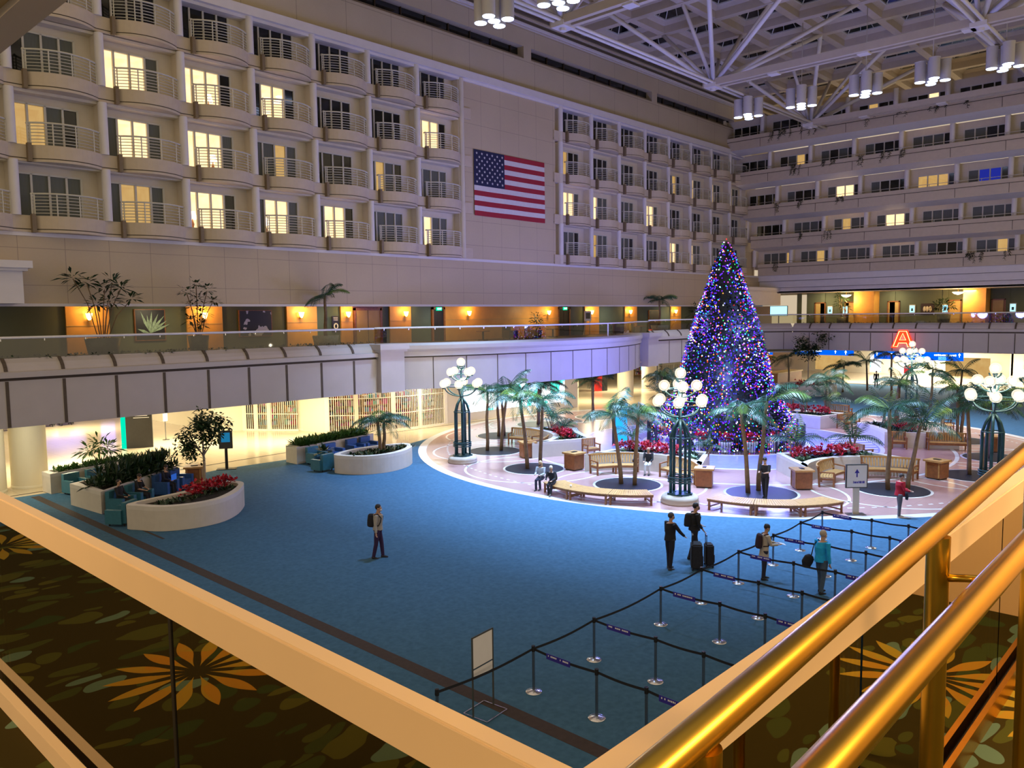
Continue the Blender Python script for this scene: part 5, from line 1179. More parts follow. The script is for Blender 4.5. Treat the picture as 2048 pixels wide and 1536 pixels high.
for i, (x, y, z, h, cr) in enumerate(((72.5, 35.5, .0, 3.2, 0), (77.5, 34.3, 0, 3.4, 1), (82, 28.2, 0, 3.0, 2), (77.5, 24.5, 0, 3.9, 3), (79, 29.5, 0, 2.6, 0), (72, 17.5, 0, 3.0, 2), (69, 18.8, 0, 3.2, 1))): palm(x, y, z, h, .05, i, cr, .9, 'slim palm far beyond the plaza, %s from the left' % ordinal(i), 'far palms before the security hall')
# ================================================================== LOUNGES ON THE LEFT
A1 = [(11.75, 31.1), (11.9, 30.3), (12.3, 29.6), (13.0, 29.15), (13.8, 29.0), (14.6, 29.15), (15.4, 29.7), (16.1, 30.5), (16.6, 31.3), (16.5, 31.9), (15.9, 32.0), (13.9, 31.55)]
def shrink(p, d):
    cx, cy = sum(q[0] for q in p)/len(p), sum(q[1] for q in p)/len(p); return [(q[0]+(cx-q[0])*d/math.hypot(q[0]-cx, q[1]-cy), q[1]+(cy-q[1])*d/math.hypot(q[0]-cx, q[1]-cy)) for q in p]
def smooth(p, n=4):
    out = []; m = len(p)
    for i in range(m):
        a, b_, c, d = [Vector(p[(i+k) % m]) for k in (-1, 0, 1, 2)]
        for j in range(n): t_ = j/n; out.append(tuple(.5*((2*b_)+(c-a)*t_+(2*a-5*b_+4*c-d)*t_*t_+(3*b_-a-3*c+d)*t_**3)))
    return out
A1 = smooth(A1); planter(A1, shrink(A1, .32), 'half round cream planter in front of the left lounge', .95)
A2 = [(11.85, 34.1), (16.4, 37.3), (15.8, 38.4), (11.6, 36.9)]; planter(A2, shrink(A2, .34), 'long cream trough planter behind the lounge sitters', .95)
A3 = [(11.75, 39.9), (16.6, 41.2), (16.4, 42.1), (11.7, 40.9)]; planter(A3, shrink(A3, .3), 'cream trough planter farther back by the columns', .95)
B1 = [(23.1, 37.6), (28.9, 38.5), (28.5, 39.4), (23.1, 38.7)]; planter(B1, shrink(B1, .32), 'cream trough planter behind the second lounge', .95)
B2 = smooth([(23.15, 34.2), (23.2, 33.3), (23.7, 32.5), (24.5, 32.1), (25.4, 32.05), (26.5, 32.4), (27.4, 33.1), (27.8, 33.8), (27.6, 34.3), (26.2, 34.8), (24.6, 34.8)]); planter(B2, shrink(B2, .34), 'half round cream planter before the second lounge', .95)
bedding('hedge', 'dense dark leafy hedge in the long trough planter', [(12.3, 35.6), (15.9, 37.6)], .55, 330, .55, .055, 'leaf', .95, 'hedge', 21, .6)
bedding('hedge', 'tall spiky shoots along the dark hedge', [(12.6, 35.7), (16.0, 37.7)], .4, 120, .8, .05, 'leaf', 1.25, 'hedge', 22, .9)
bedding('hedge', 'yellow green plants in the trough by the columns', [(12.1, 40.4), (16.2, 41.6)], .25, 150, .4, .05, 'leaf2', .9, 'plants', 23, .6)
fanplant(14.3, 41.0, .85, 'feathery pale palm plant in the trough by the columns', ((0, 0, .9, .5), (.4, 0, .7, .4), (-.4, .1, .7, .4)), 50, .6, 'leaf2')
bedding('hedge', 'bright green lily leaves in the second lounge trough', [(23.6, 38.2), (28.3, 38.9)], .35, 330, .55, .06, 'leaf2', .95, 'hedge', 24, .7)
bedding('ground_cover', 'low dark creeper in the second half round planter', [(23.9, 33.4), (27.2, 33.7)], .5, 150, .3, .06, 'leaf', .82, 'plants', 25)
bedding('ground_cover', 'low dark creeper in the first half round planter', [(12.8, 30.4), (16.0, 31.4)], .4, 90, .26, .05, 'leaf', .80, 'plants', 26)
o = redbank([(14.4, 31.0), (14.0, 30.8), (15.4, 31.3), (15.0, 31.2), (15.9, 31.5)], 150, .85, random.Random(12), None, .16, .45).obj('poinsettias', 'red'); tag(o, 'dark red poinsettias round the slim tree in the half round planter', 'flowers', kind='stuff')
leafy_tree(14.85, 31.2, .8, 3.1, 'slim pale trunked tree with dark narrow leaves in the half round planter', 1.0, 75, .26, .05, 6)
for j, (dx, dy, rz) in enumerate(((-.12, 0, 2.5), (.15, .05, .2))): palm(25.7+dx, 33.5+dy, .8, 1.7-.15*j, .06, rz, (0, 3)[j], .72, '%s stem of the short palm pair in the second half round planter' % ('taller', 'shorter')[j], 'short lounge palms')
ca = [(12.55, 33.9, .61, 'fabric_teal', 'teal armchair under the sitter nearest the trough end'), (13.55, 34.55, .61, 'fabric_teal', 'teal armchair of the sitter with bare forearms'), (15.2, 35.75, .61, 'fabric_blue', 'blue armchair of the sitter reading'), (16.2, 36.45, .61, 'fabric_blue', 'bright blue empty armchair beside the orange bin'), (11.8, 31.9, .61+PI, 'fabric_teal', 'teal armchair half hidden behind the half round planter'), (12.6, 39.3, .26, 'fabric_teal', 'teal armchair by the back trough planter'), (13.7, 39.6, .26, 'fabric_teal', 'second teal armchair by the back trough planter')]
cb = [(23.9, 36.95, .155, 'fabric_teal', 'dark teal armchair at the left of the second lounge'), (25.2, 37.2, .155, 'fabric_blue', 'blue armchair second along the second trough'), (26.9, 37.55, .155, 'fabric_blue', 'blue armchair third along the second trough'), (27.95, 37.7, .155, 'fabric_blue', 'blue armchair at the right end of the second trough'), (23.0, 35.0, .155+PI, 'fabric_teal', 'teal armchair half hidden behind the second half round planter')]
for x, y, rz, m, lab in ca+cb: club_chair(x, y, .012, rz, lab, m, 'lounge armchairs')
t = thing('side_table', 'low wood table between the blue armchairs', 'table', (26.0, 36.2, .012), .15); B().box(-.8, .8, -.3, .3, .36, .42).obj('tabletop', 'teakd', t); B().box(-.7, .7, -.25, .25, .0, .36).obj('base', 'brown', t)
bin_(17.1, 36.9, -.6, 'orange brown litter bin at the end of the long trough')
t = thing('floor_plant', 'dark leafy pot plant in front of the second lounge chairs', 'plant', (23.9, 36.2, .012)); B().lathe((0, 0), [(0, 0), (.2, 0), (.26, .45), (0, .42)], 10).obj('pot', 'black', t); b = B(); leafset(b, (0, 0, .7), .35, 60, .4, .08, .9, .5); b.obj('leaves', 'leaf', t)
B2b = B().lathe((0, 0), [(0, 0), (.24, 0), (.3, .3), (.2, .55), (0, .6)], 10).obj('duffel_bag', 'blackcloth', None, loc=(27.3, 36.3, .012)); tag(B2b, 'dark bag standing beside the blue armchairs', 'bag')
light('POINT', (14.5, 44.5, 3.3), 60, (1, .88, .6), .3)
# ================================================================== PEOPLE
def loft(bm, pts, rad_, n=12):
    """closed tapered tube through pts with elliptical rings (rx, ry)"""
    b = B(); b.tube(pts, [r if isinstance(r, tuple) else (r, r) for r in rad_], n); vs = [bm.verts.new(v) for v in b.v]
    for f in b.f: bm.faces.new([vs[i] for i in f])
def blob(bm, c, r, sy=1, sz=1, rot=None):
    ret = bmesh.ops.create_uvsphere(bm, u_segments=14, v_segments=10, radius=1); mt = Matrix.Translation(c) @ (rot or Matrix()) @ Matrix.Diagonal((r, r*sy, r*sz, 1)); bmesh.ops.transform(bm, matrix=mt, verts=ret['verts'])
def fuse(bm, name, m, vox, parent):
    me = bpy.data.meshes.new(name); bm.to_mesh(me); bm.free(); o = bpy.data.objects.new(name, me); COL.objects.link(o)
    md = o.modifiers.new('r', 'REMESH'); md.mode = 'VOXEL'; md.voxel_size = vox; md.use_smooth_shade = True
    sm = o.modifiers.new('s', 'SMOOTH'); sm.factor = .5; sm.iterations = 3
    dg = bpy.context.evaluated_depsgraph_get(); e = o.evaluated_get(dg); m2 = bpy.data.meshes.new_from_object(e); m2.name = name
    bpy.data.objects.remove(o); bpy.data.meshes.remove(me); m2.materials.clear(); m2.materials.append(M[m] if isinstance(m, str) else m)
    return put(name, m2, parent)
CL = {}
def cloth(c, rough=.85):
    if c not in CL: CL[c] = mat('cloth %d' % len(CL), c, rough, var=.15, scale=14)
    return CL[c]
def person(label, loc, face, H=1.75, legs=((.0, .0), (.0, .0)), arms=((.05, .1, .15, 0), (.05, .1, .15, 0)), lean=0.0, shirt=(.02, .02, .02), pants=(.02, .02, .03), shoe=(.02, .02, .02), hair=(.02, .015, .01), skin=(.50, .29, .19), hairlen=0, mask=None, sleeve=1.0, coat=0.0, headdown=0.0, headturn=0.0, girth=1.0, seat=None, bald=False, z=.012, stripe=None):
    """local frame: +y is where the person faces. legs: (thigh pitch, knee flex); arms: (forward pitch, abduction, elbow flex, inward)"""
    t = thing('person', label, 'person', (loc[0], loc[1], z), face-PI/2, None); k = H/1.75; sk = cloth(skin, .55)
    th, shn = .43*k, .42*k
    low = []
    for tp, kf in legs: low.append(th*math.cos(tp)+shn*math.cos(tp-kf)+.085*k)
    hz = max(low) if seat is None else seat+.10*k
    hip = Vector((0, 0, hz)); sp = Vector((0, math.sin(lean), math.cos(lean)))
    waist, chest, neck = hip+sp*.16*k, hip+sp*.36*k, hip+sp*.535*k; sh_z = hip+sp*.50*k
    head = neck+sp*.055*k+Vector((0, .03*k, .105*k)); hd = headdown
    LG = []
    for s_, (tp, kf) in zip((-1, 1), legs):
        a = hip+Vector((s_*.092*k, 0, -.02*k)); kn = a+Vector((s_*.01, math.sin(tp), -math.cos(tp)))*th; q = tp-kf; an = kn+Vector((0, math.sin(q), -math.cos(q)))*shn; LG.append((a, kn, an))
    AM = []
    for s_, (ap, ab, ef, inw) in zip((-1, 1), arms):
        a = sh_z+Vector((s_*.185*k*girth**.5, 0, -.02*k)); d = Vector((s_*math.sin(ab), math.sin(ap)*math.cos(ab), -math.cos(ap)*math.cos(ab))); el = a+d*.285*k
        p = ap+ef; d2 = Vector((s_*math.sin(ab)*.4-s_*math.sin(inw), math.sin(p), -math.cos(p))).normalized(); wr = el+d2*.255*k; AM.append((a, el, wr, d2))
    # body: one fused skin (head, neck, torso, limbs, hands)
    bm = bmesh.new(); g = girth
    loft(bm, [hip-sp*.06*k, hip, waist, chest, sh_z, neck-sp*.01*k], [(.10*k, .08*k), (.14*k*g, .10*k*g), (.125*k*g, .095*k*g), (.145*k*g, .10*k*g), (.15*k, .08*k), (.06*k, .055*k)], 16)
    loft(bm, [neck-sp*.05*k, neck+sp*.02*k, head-Vector((0, .01*k, .06*k))], [.062*k, .055*k, .058*k])
    rot = Matrix.Rotation(headturn, 4, 'Z') @ Matrix.Rotation(-hd, 4, 'X')
    def hp(x, y, z_): return head+(rot @ Vector((x*k, y*k, z_*k)))
    blob(bm, hp(0, -.008, .02), .078*k, 1.22, 1.28, rot); blob(bm, hp(0, .028, -.055), .056*k, 1.05, 1.1, rot)
    loft(bm, [hp(0, .078, .015), hp(0, .105, -.022), hp(0, .092, -.03)], [.010*k, .016*k, .012*k], 8)
    for s_ in (-1, 1): blob(bm, hp(s_*.078, -.005, -.005), .016*k, 1.3, 1.9, rot)
    blob(bm, hp(0, .082, -.062), .022*k, .5, .42, rot)
    for a, kn, an in LG: loft(bm, [a, a.lerp(kn, .5), kn, kn.lerp(an, .35), an, an-Vector((0, 0, .05*k))], [.075*k, .07*k, .052*k, .052*k, .036*k, .036*k])
    for s_, (a, el, wr, d) in zip((-1, 1), AM):
        loft(bm, [a, a.lerp(el, .5), el, el.lerp(wr, .3), wr], [.045*k, .043*k, .036*k, .037*k, .025*k], 10)
        side = Vector((s_, 0, 0)); side = (side-d*side.dot(d)).normalized(); nrm = d.cross(side).normalized()*s_
        pal = wr+d*.085*k; loft(bm, [wr, wr+d*.03*k, pal], [(.024*k, .018*k), (.036*k, .016*k), (.040*k, .014*k)], 10)
        for i, (o_, l) in enumerate(((-.030, .062), (-.010, .072), (.010, .068), (.030, .052))):
            r0 = pal+side*(-o_*s_*s_)*k-d*.008*k; m_ = r0+d*l*.5*k-nrm*.006*k; loft(bm, [r0, m_, m_+d*l*.45*k-nrm*(.018+.004*i)*k], [.0092*k, .0088*k, .0075*k], 7)
        r0 = wr+d*.03*k-side*.028*k; loft(bm, [r0, r0+d*.035*k-side*.022*k, r0+d*.062*k-side*.026*k-nrm*.008*k], [.011*k, .010*k, .0085*k], 7)
    fuse(bm, 'body', sk, .0085*k, t)
    # trousers
    bm = bmesh.new(); loft(bm, [hip+sp*.12*k, hip, hip-sp*.07*k], [(.137*k*g, .11*k*g), (.158*k*g, .122*k*g), (.12*k, .10*k)], 14)
    for a, kn, an in LG: loft(bm, [a+Vector((0, 0, .03)), a.lerp(kn, .45), kn, kn.lerp(an, .45), an], [.092*k*g**.5, .086*k*g**.5, .068*k, .064*k, .054*k])
    fuse(bm, 'trousers', cloth(pants), .013*k, t)
    # shirt / coat
    bm = bmesh.new(); dn = .02+.22*coat
    pts = [hip-sp*(dn-.04)*k, hip+sp*.04*k, waist, chest, sh_z+sp*.0, neck-sp*.035*k]; rr = [(.165*k*g+.03*coat, .128*k*g+.02*coat), (.165*k*g, .126*k*g), (.148*k*g, .118*k*g), (.165*k*g, .122*k*g), (.165*k, .095*k), (.075*k, .07*k)]
    loft(bm, pts, rr, 18)
    for a, el, wr, d in AM:
        e2 = el.lerp(wr, max(0, (sleeve-.5)*2)*.97) if sleeve > .5 else a.lerp(el, sleeve*2); q = [a-(el-a).normalized()*.03*k, a.lerp(el, .5), el, e2] if sleeve > .5 else [a-(el-a).normalized()*.03*k, a.lerp(el, .3), e2]
        loft(bm, q, [.066*k, .06*k, .052*k, .042*k] if sleeve > .5 else [.066*k, .062*k, .058*k], 10)
    fuse(bm, 'coat' if coat else 'shirt', cloth(shirt), .012*k, t)
    for s_, (a, kn, an) in zip((-1, 1), LG):
        dq = (an-kn).normalized(); fw = Vector((0, -dq.z, dq.y)) if seat is None else Vector((0, 1, 0)); fw = Vector((0, max(.8, fw.y), fw.z*.5)).normalized(); bm = bmesh.new(); c = an-Vector((0, 0, .03*k))
        loft(bm, [c-fw*.06*k+Vector((0, 0, .0)), c, c+fw*.09*k-Vector((0, 0, .015*k)), c+fw*.17*k-Vector((0, 0, .028*k))], [(.038*k, .045*k), (.042*k, .05*k), (.045*k, .036*k), (.034*k, .022*k)], 10); fuse(bm, 'shoe', cloth(shoe), .011*k, t)
    if not bald:
        bm = bmesh.new(); blob(bm, hp(0, -.022, .038), .086*k, 1.18, 1.16, rot)
        if hairlen: loft(bm, [hp(0, -.05, .05), hp(0, -.075, -.05), hp(0, -.07, -.10-hairlen)], [(.08*k, .06*k), (.085*k, .05*k), (.06*k, .03*k)]); [loft(bm, [hp(s_*.06, 0, .06), hp(s_*.082, .0, -.03), hp(s_*.07, .0, -.10-hairlen)], [.03*k, .028*k, .018*k], 8) for s_ in (-1, 1)]
        bm2 = fuse(bm, 'hair', cloth(hair, .6), .011*k, t)
    else:
        bm = bmesh.new(); blob(bm, hp(0, -.045, -.005), .08*k, .95, .75, rot); fuse(bm, 'hair', cloth(hair, .6), .011*k, t)
    b = B()
    for s_ in (-1, 1): b.ball(tuple(hp(s_*.031, .077, .012)), .010*k, 8)
    b.obj('eyes', 'black', t)
    if mask: bm = bmesh.new(); blob(bm, hp(0, .062, -.05), .050*k, .95, 1.0, rot); fuse(bm, 'face_mask', cloth(mask), .009*k, t)
    return t, hp, AM, hip, sp, sh_z, k
def backpack(P, label, c, w=.30, h=.44, d=.17, name='backpack'):
    t0, hp, AM, hip, sp, sh_z, k = P; t = thing(name, label, 'bag', t0.location[:], t0.rotation_euler.z)
    bm = bmesh.new(); o = sh_z-sp*(h*.45)*k+Vector((0, -.20*k, 0)); loft(bm, [o-sp*h*.5, o-sp*h*.4, o, o+sp*h*.4, o+sp*h*.5], [(w*.4, d*.4), (w*.5, d*.55), (w*.5, d*.55), (w*.42, d*.45), (w*.25, d*.25)], 14); fuse(bm, 'pack', cloth(c), .012, t)
    b = B()
    for s_ in (-1, 1): x = s_*.115*k; p0 = sh_z+Vector((x, -.10*k, .0)); p1 = sh_z+Vector((x, .02*k, .035*k)); p2 = sh_z+Vector((x, .135*k, -.10*k)); p3 = sh_z-sp*.34*k+Vector((x*1.3, .06*k, 0)); b.tube([p0, p1, p2, (p2+p3)/2+Vector((0, .02, 0)), p3, p3+Vector((0, -.16*k, 0))], (.017), 6)
    b.obj('straps', cloth(c), t); return t
def suitcase(x, y, rz, label, h=.68, hw=.23, d=.15, hh=1.02):
    t = thing('suitcase', label, 'suitcase', (x, y, .012), rz); b = bmesh.new(); bmesh.ops.create_cube(b, size=1, matrix=Matrix.Translation((0, 0, .06+h/2)) @ Matrix.Diagonal((hw*2, d*2, h, 1))); bmesh.ops.bevel(b, geom=b.edges[:], offset=.04, segments=3, affect='EDGES'); me = bpy.data.meshes.new('shell'); b.to_mesh(me); b.free(); me.materials.append(M['blackcloth']); put('shell', me, t)
    B().box(-.12, -.10, -.01+d*.7, .01+d*.7, h, hh).box(.10, .12, -.01+d*.7, .01+d*.7, h, hh).box(-.13, .13, -.015+d*.7, .015+d*.7, hh-.02, hh+.015).obj('pull_handle', 'black', t); q = B()
    for sx in (-1, 1):
        for sy in (-1, 1): q.tube([(sx*hw*.8-.012, sy*d*.75, .03), (sx*hw*.8+.012, sy*d*.75, .03)], .03, 8)
    q.obj('wheels', 'black', t); B().box(-hw*.7, hw*.7, -d-.025, -d+.01, .15, h*.6).obj('front_pocket', 'black', t); return t
D = math.radians
# facing angles are world headings; the camera looks along about 43 degrees
P = person('person in a pale grey hoodie and dark trousers walking alone across the blue carpet', (15.65, 20.75), D(-52), 1.80, ((.20, .12), (-.10, .12)), ((-.15, .08, .2, 0), (-.12, .1, .2, 0)), .03, (.40, .38, .36), (.03, .012, .06), (.02, .02, .03), (.02, .014, .012), mask=(.6, .65, .75), coat=.12)
backpack(P, 'black backpack worn by the person walking alone', (.012, .012, .02))
P = person('person in black sweater gripping a suitcase handle, dark mask', (20.9, 12.95), D(-20), 1.78, ((.05, .03), (-.06, .06)), ((.05, .12, .25, .1), (.62, .15, .25, .2)), .03, (.010, .010, .014), (.010, .010, .016), (.05, .05, .055), (.05, .04, .035), mask=(.02, .02, .02), girth=1.15, coat=.25)
P = person('bearded person in black jacket standing behind the two suitcases', (22.35, 12.95), D(-40), 1.83, ((.22, .1), (-.15, .15)), ((.15, .1, .9, .5), (.15, .1, .5, .2)), .05, (.012, .012, .014), (.012, .012, .018), (.015, .015, .015), (.012, .010, .01), mask=(.02, .015, .012), girth=1.1, coat=.25, sleeve=.85)
backpack(P, 'black backpack on the bearded person', (.012, .012, .014))
suitcase(21.45, 12.35, D(35), 'large black upright suitcase nearest the person in black sweater', .76, .25, .17, 1.08); suitcase(21.95, 12.2, D(40), 'smaller black suitcase beside the large one', .66, .2, .13, 1.0)
P = person('person with dark bun in a long beige coat reading a paper in the queue', (21.9, 10.35), D(-45), 1.66, ((.06, .05), (-.05, .05)), ((.35, .05, 1.15, .35), (.35, .05, 1.15, .35)), .08, (.50, .43, .33), (.02, .02, .035), (.02, .02, .02), (.012, .01, .01), mask=(.05, .5, .55), coat=1.0, headdown=.45)
bm = bmesh.new(); blob(bm, P[1](0, -.085, .075), .038); o = fuse(bm, 'hair_bun', cloth((.012, .01, .01), .6), .011, P[0])
backpack(P, 'maroon black backpack on the person in the beige coat', (.03, .012, .018))
c = (P[2][0][2]+P[2][1][2])/2; t = thing('paper_sheet', 'white paper held by the person in the beige coat', 'paper', P[0].location[:], P[0].rotation_euler.z); B().add([(c.x-.1, c.y+.08, c.z+.02), (c.x+.1, c.y+.08, c.z+.02), (c.x+.1, c.y+.26, c.z-.03), (c.x-.1, c.y+.26, c.z-.03), (c.x-.1, c.y+.08, c.z+.023), (c.x+.1, c.y+.08, c.z+.023), (c.x+.1, c.y+.26, c.z-.027), (c.x-.1, c.y+.26, c.z-.027)], [(3, 2, 1, 0), (4, 5, 6, 7), (0, 1, 5, 4), (1, 2, 6, 5), (2, 3, 7, 6), (3, 0, 4, 7)]).obj('sheet', 'paper', t)
P = person('grey haired person in a bright turquoise shirt and jeans waiting in the queue', (21.85, 8.62), D(-25), 1.80, ((.08, .04), (-.08, .08)), ((.05, .1, .25, 0), (-.05, .12, .2, 0)), .02, (.008, .40, .80), (.06, .10, .15), (.02, .02, .025), (.42, .34, .26), mask=(.75, .78, .8), girth=1.3, coat=.3, sleeve=1.0)
t = thing('shoulder_bag', 'black shoulder bag hanging behind the person in turquoise', 'bag', P[0].location[:], P[0].rotation_euler.z); bm = bmesh.new(); loft(bm, [Vector((-.25, -.34, .70)), Vector((-.25, -.30, .86)), Vector((-.22, -.24, 1.0)), Vector((-.2, -.2, 1.06))], [(.07, .11), (.1, .19), (.09, .17), (.05, .08)], 12); fuse(bm, 'bag', cloth((.012, .012, .016)), .013, t); B().tube([(-.2, -.2, 1.04), (-.21, -.1, 1.35), (-.17, .02, 1.50), (-.10, .14, 1.3), (0, .17, 1.1)], .015, 6).obj('strap', 'blackcloth', t)
P = person('person in a red jacket and grey trousers standing at the plaza edge', (32.0, 9.7), D(-60), 1.70, ((.04, .03), (-.03, .03)), ((.3, .08, 1.0, .4), (.3, .08, 1.0, .4)), .05, (.45, .01, .03), (.12, .12, .14), (.55, .55, .55), (.05, .035, .03), mask=(.5, .45, .4), girth=1.15, coat=.35, headdown=.2)
t = thing('shoulder_bag', 'small dark bag in front of the person in red', 'bag', P[0].location[:], P[0].rotation_euler.z); bm = bmesh.new(); loft(bm, [Vector((.1, .22, .72)), Vector((.1, .23, .85)), Vector((.1, .21, .97))], [(.09, .05), (.11, .06), (.08, .04)]); fuse(bm, 'bag', cloth((.015, .02, .03)), .012, t)
P = person('person all in black looking down at a phone behind the curved bench', (31.6, 14.95), D(185), 1.78, ((.2, .04), (-.2, .1)), ((.35, .06, 1.25, .35), (.35, .06, 1.25, .35)), .06, (.008, .008, .012), (.008, .008, .012), (.01, .01, .01), (.012, .010, .01), mask=(.6, .62, .65), headdown=.55, sleeve=.45, z=.035)
c = P[2][0][2]+P[2][0][3]*.09; t = thing('phone', 'small phone held by the person in black', 'phone', P[0].location[:], P[0].rotation_euler.z); B().box(c.x-.02, c.x+.06, c.y, c.y+.14, c.z+.02, c.z+.03).obj('handset', 'black', t)
# seated pair on the near bench, the reader on the slatted bench, the lounge sitters, a far walker
S_ = lambda k=1: ((D(86), D(88)), (D(80), D(84)))
P = person('seated person with long fair hair in a pale blue fleece on the curved bench', (26.95, 23.45), D(195), 1.66, ((D(84), D(92)), (D(80), D(80))), ((.35, .1, 1.1, .35), (.35, .1, 1.1, .35)), .18, (.50, .58, .68), (.02, .022, .045), (.02, .02, .025), (.55, .40, .22), hairlen=.16, headdown=.35, seat=.46, z=.02, mask=(.03, .03, .03))
P = person('seated person with white hair and dark jacket leaning over on the curved bench', (26.55, 22.45), D(200), 1.66, ((D(82), D(60)), (D(78), D(95))), ((.45, .1, .9, .3), (.45, .1, .9, .3)), .38, (.02, .018, .022), (.015, .015, .02), (.10, .085, .07), (.66, .60, .50), headdown=.5, seat=.46, z=.02)
backpack(P, 'black backpack on the white haired seated person', (.012, .012, .018), .34, .46, .22)
P = person('seated grey haired reader in black top and white trousers on the slatted bench', (32.95, 21.65), D(200), 1.74, ((D(84), D(92)), (D(84), D(84))), ((.3, .12, 1.0, .3), (.3, .12, 1.0, .3)), .15, (.012, .012, .016), (.62, .64, .66), (.02, .02, .025), (.42, .38, .36), headdown=.5, seat=.45, z=.02, bald=True)
t = thing('handbag', 'dark handbag lying on the slatted bench beside the reader', 'bag', (33.0, 22.5, .48), .3); bm = bmesh.new(); loft(bm, [Vector((-.2, 0, .1)), Vector((-.1, 0, .12)), Vector((.12, 0, .12)), Vector((.2, 0, .1))], [(.08, .07), (.12, .11), (.12, .11), (.08, .07)]); fuse(bm, 'bag', cloth((.02, .012, .03)), .012, t); B().tube([(-.1, 0, .2), (-.05, 0, .32), (.05, 0, .32), (.1, 0, .2)], .012, 6).obj('handle', 'blackcloth', t)
o = B().lathe((0, 0), [(0, 0), (.035, 0), (.035, .16), (.015, .19), (.015, .23), (0, .23)], 12).obj('bottle', 'paper', None, loc=(32.85, 23.1, .47)); tag(o, 'small white bottle on the slatted bench', 'bottle')
o = B().lathe((0, 0), [(0, 0), (.035, 0), (.045, .11), (0, .11)], 12).obj('paper_cup', 'paper', None, loc=(26.45, 21.35, .48)); tag(o, 'white paper cup on the curved bench beside the backpack', 'cup')
for i, (x, y, f, sh_c, lab, ml) in enumerate(((12.5, 33.85, -.96, (.012, .012, .014), 'seated person in black slumped at the near end of the left lounge', (.02, .02, .02)), (13.5, 34.5, -.9, (.012, .012, .014), 'seated person in black with bare forearms in the left lounge', None), (15.15, 35.7, -.95, (.012, .014, .03), 'seated person in navy reading in the left lounge', None))):
    P = person(lab, (x, y), f, 1.76, ((D(84), D(90)), (D(82), D(80))), ((.35, .15, .9, .45), (.35, .15, .9, .45)), -.08 if i == 0 else .05, sh_c, (.012, .012, .016), (.3, .3, .3), (.03, .02, .015), headdown=.6 if i else -.2, seat=.46, sleeve=.5 if i == 1 else 1.0, mask=ml)
    if i == 2: c = (P[2][0][2]+P[2][1][2])/2; t = thing('magazine', 'bright blue magazine held by the person in navy', 'magazine', P[0].location[:], P[0].rotation_euler.z); B().box(c.x-.2, c.x+.2, c.y+.08, c.y+.1, c.z+.0, c.z+.26).obj('cover', glow('magazine cover glow', (.05, .2, .9), .5), t)  # the cover is given its own glow to look bright
P = person('small dark figure walking in the far hall under the blue sign', (86.0, 28.7), D(200), 1.76, ((.3, .1), (-.25, .25)), ((.2, .1, .2, 0), (-.2, .1, .2, 0)), .03, (.01, .01, .012), (.01, .01, .012), (.01, .01, .01), (.01, .01, .01))
# ================================================================== QUEUE POSTS
XS = [12.04, 14.13, 16.92, 18.95, 21.08, 23.36, 25.4, 27.2]; YS = [10.75, 9.1, 7.95, 6.7]
BASE = B().lathe((0, 0), [(0, .045), (.03, .045), (.06, .03), (.17, .012), (.175, 0), (0, 0)], 24).mesh('base', 'steel')
POST = B().cyl((0, 0), .03, .03, .93, 12).mesh('pole', 'post')
HEAD = B().cyl((0, 0), .04, .88, 1.0, 12).box(-.045, .045, -.012, .012, .9, .95).mesh('belt_head', 'black')
def belt(t, dx, dy, banner):
    b = B(); n = 8; L = math.hypot(dx, dy)
    pts = [(dx*i/n, dy*i/n, .935-.05*math.sin(PI*i/n)*(L/2.1)) for i in range(n+1)]
    nx, ny = -dy/L*.003, dx/L*.003
    for s_ in (-1, 1): b.add([(x+s_*nx, y+s_*ny, z+h) for h in (-.026, .026) for x, y, z in pts], [(k, k+1, n+1+k+1, n+1+k)[::s_] for k in range(n)])
    o = b.obj('belt', 'belt', t)
    if banner:
        f0, f1 = .16*min(1, 2.1/L)+.06, .60; u = Vector((dx, dy, 0))/L; nn = Vector((-u.y, u.x, 0)); z = .935-.035
        B().add([tuple(Vector((dx*f, dy*f, z+h))+nn*s_*.006) for s_ in (-1, 1) for h in (-.075, .045) for f in (f0, f1)], [(0, 1, 3, 2), (6, 7, 5, 4), (0, 2, 6, 4), (1, 5, 7, 3), (2, 3, 7, 6), (0, 4, 5, 1)]).obj('banner', 'banner', o)
        b = B(); r = random.Random(int(dx*100+dy*77)); q = f0*L+.05
        while q < f1*L-.06:
            w = r.uniform(.018, .034)
            if r.random() > .14:
                for s_ in (-1, 1): b.add([tuple(u*e+nn*s_*.0075+Vector((0, 0, z+h))) for h in (-.012, .022) for e in (q, q+w)], [(0, 1, 3, 2)[::s_]])
            q += w+.010
        b.obj('print', 'ink', o)
for j, y in enumerate(YS):
    for i, x in enumerate(XS):
        t = thing('stanchion', 'silver queue post, %s from the near end, %s line back' % (ordinal(i), ordinal(j)), 'queue post', (x, y, .012), 0, 'belt queue posts')
        put('base', BASE, t); put('pole', POST, t); put('belt_head', HEAD, t)
        if j < 3: belt(t, (XS[i]-x)+R0.uniform(-.02, .02), YS[j+1]-y, j in (0, 2) and not (j == 2 and i % 2))
        if j == 0 and i < 7: belt(t, XS[i+1]-x, 0, False)
        if j == 0 and i == 0: belt(t, -2.6, .05, False)
t = thing('stanchion', 'silver queue post hidden at the near end of the queue line', 'queue post', (9.4, 10.8, .012)); put('base', BASE, t); put('pole', POST, t); put('belt_head', HEAD, t)
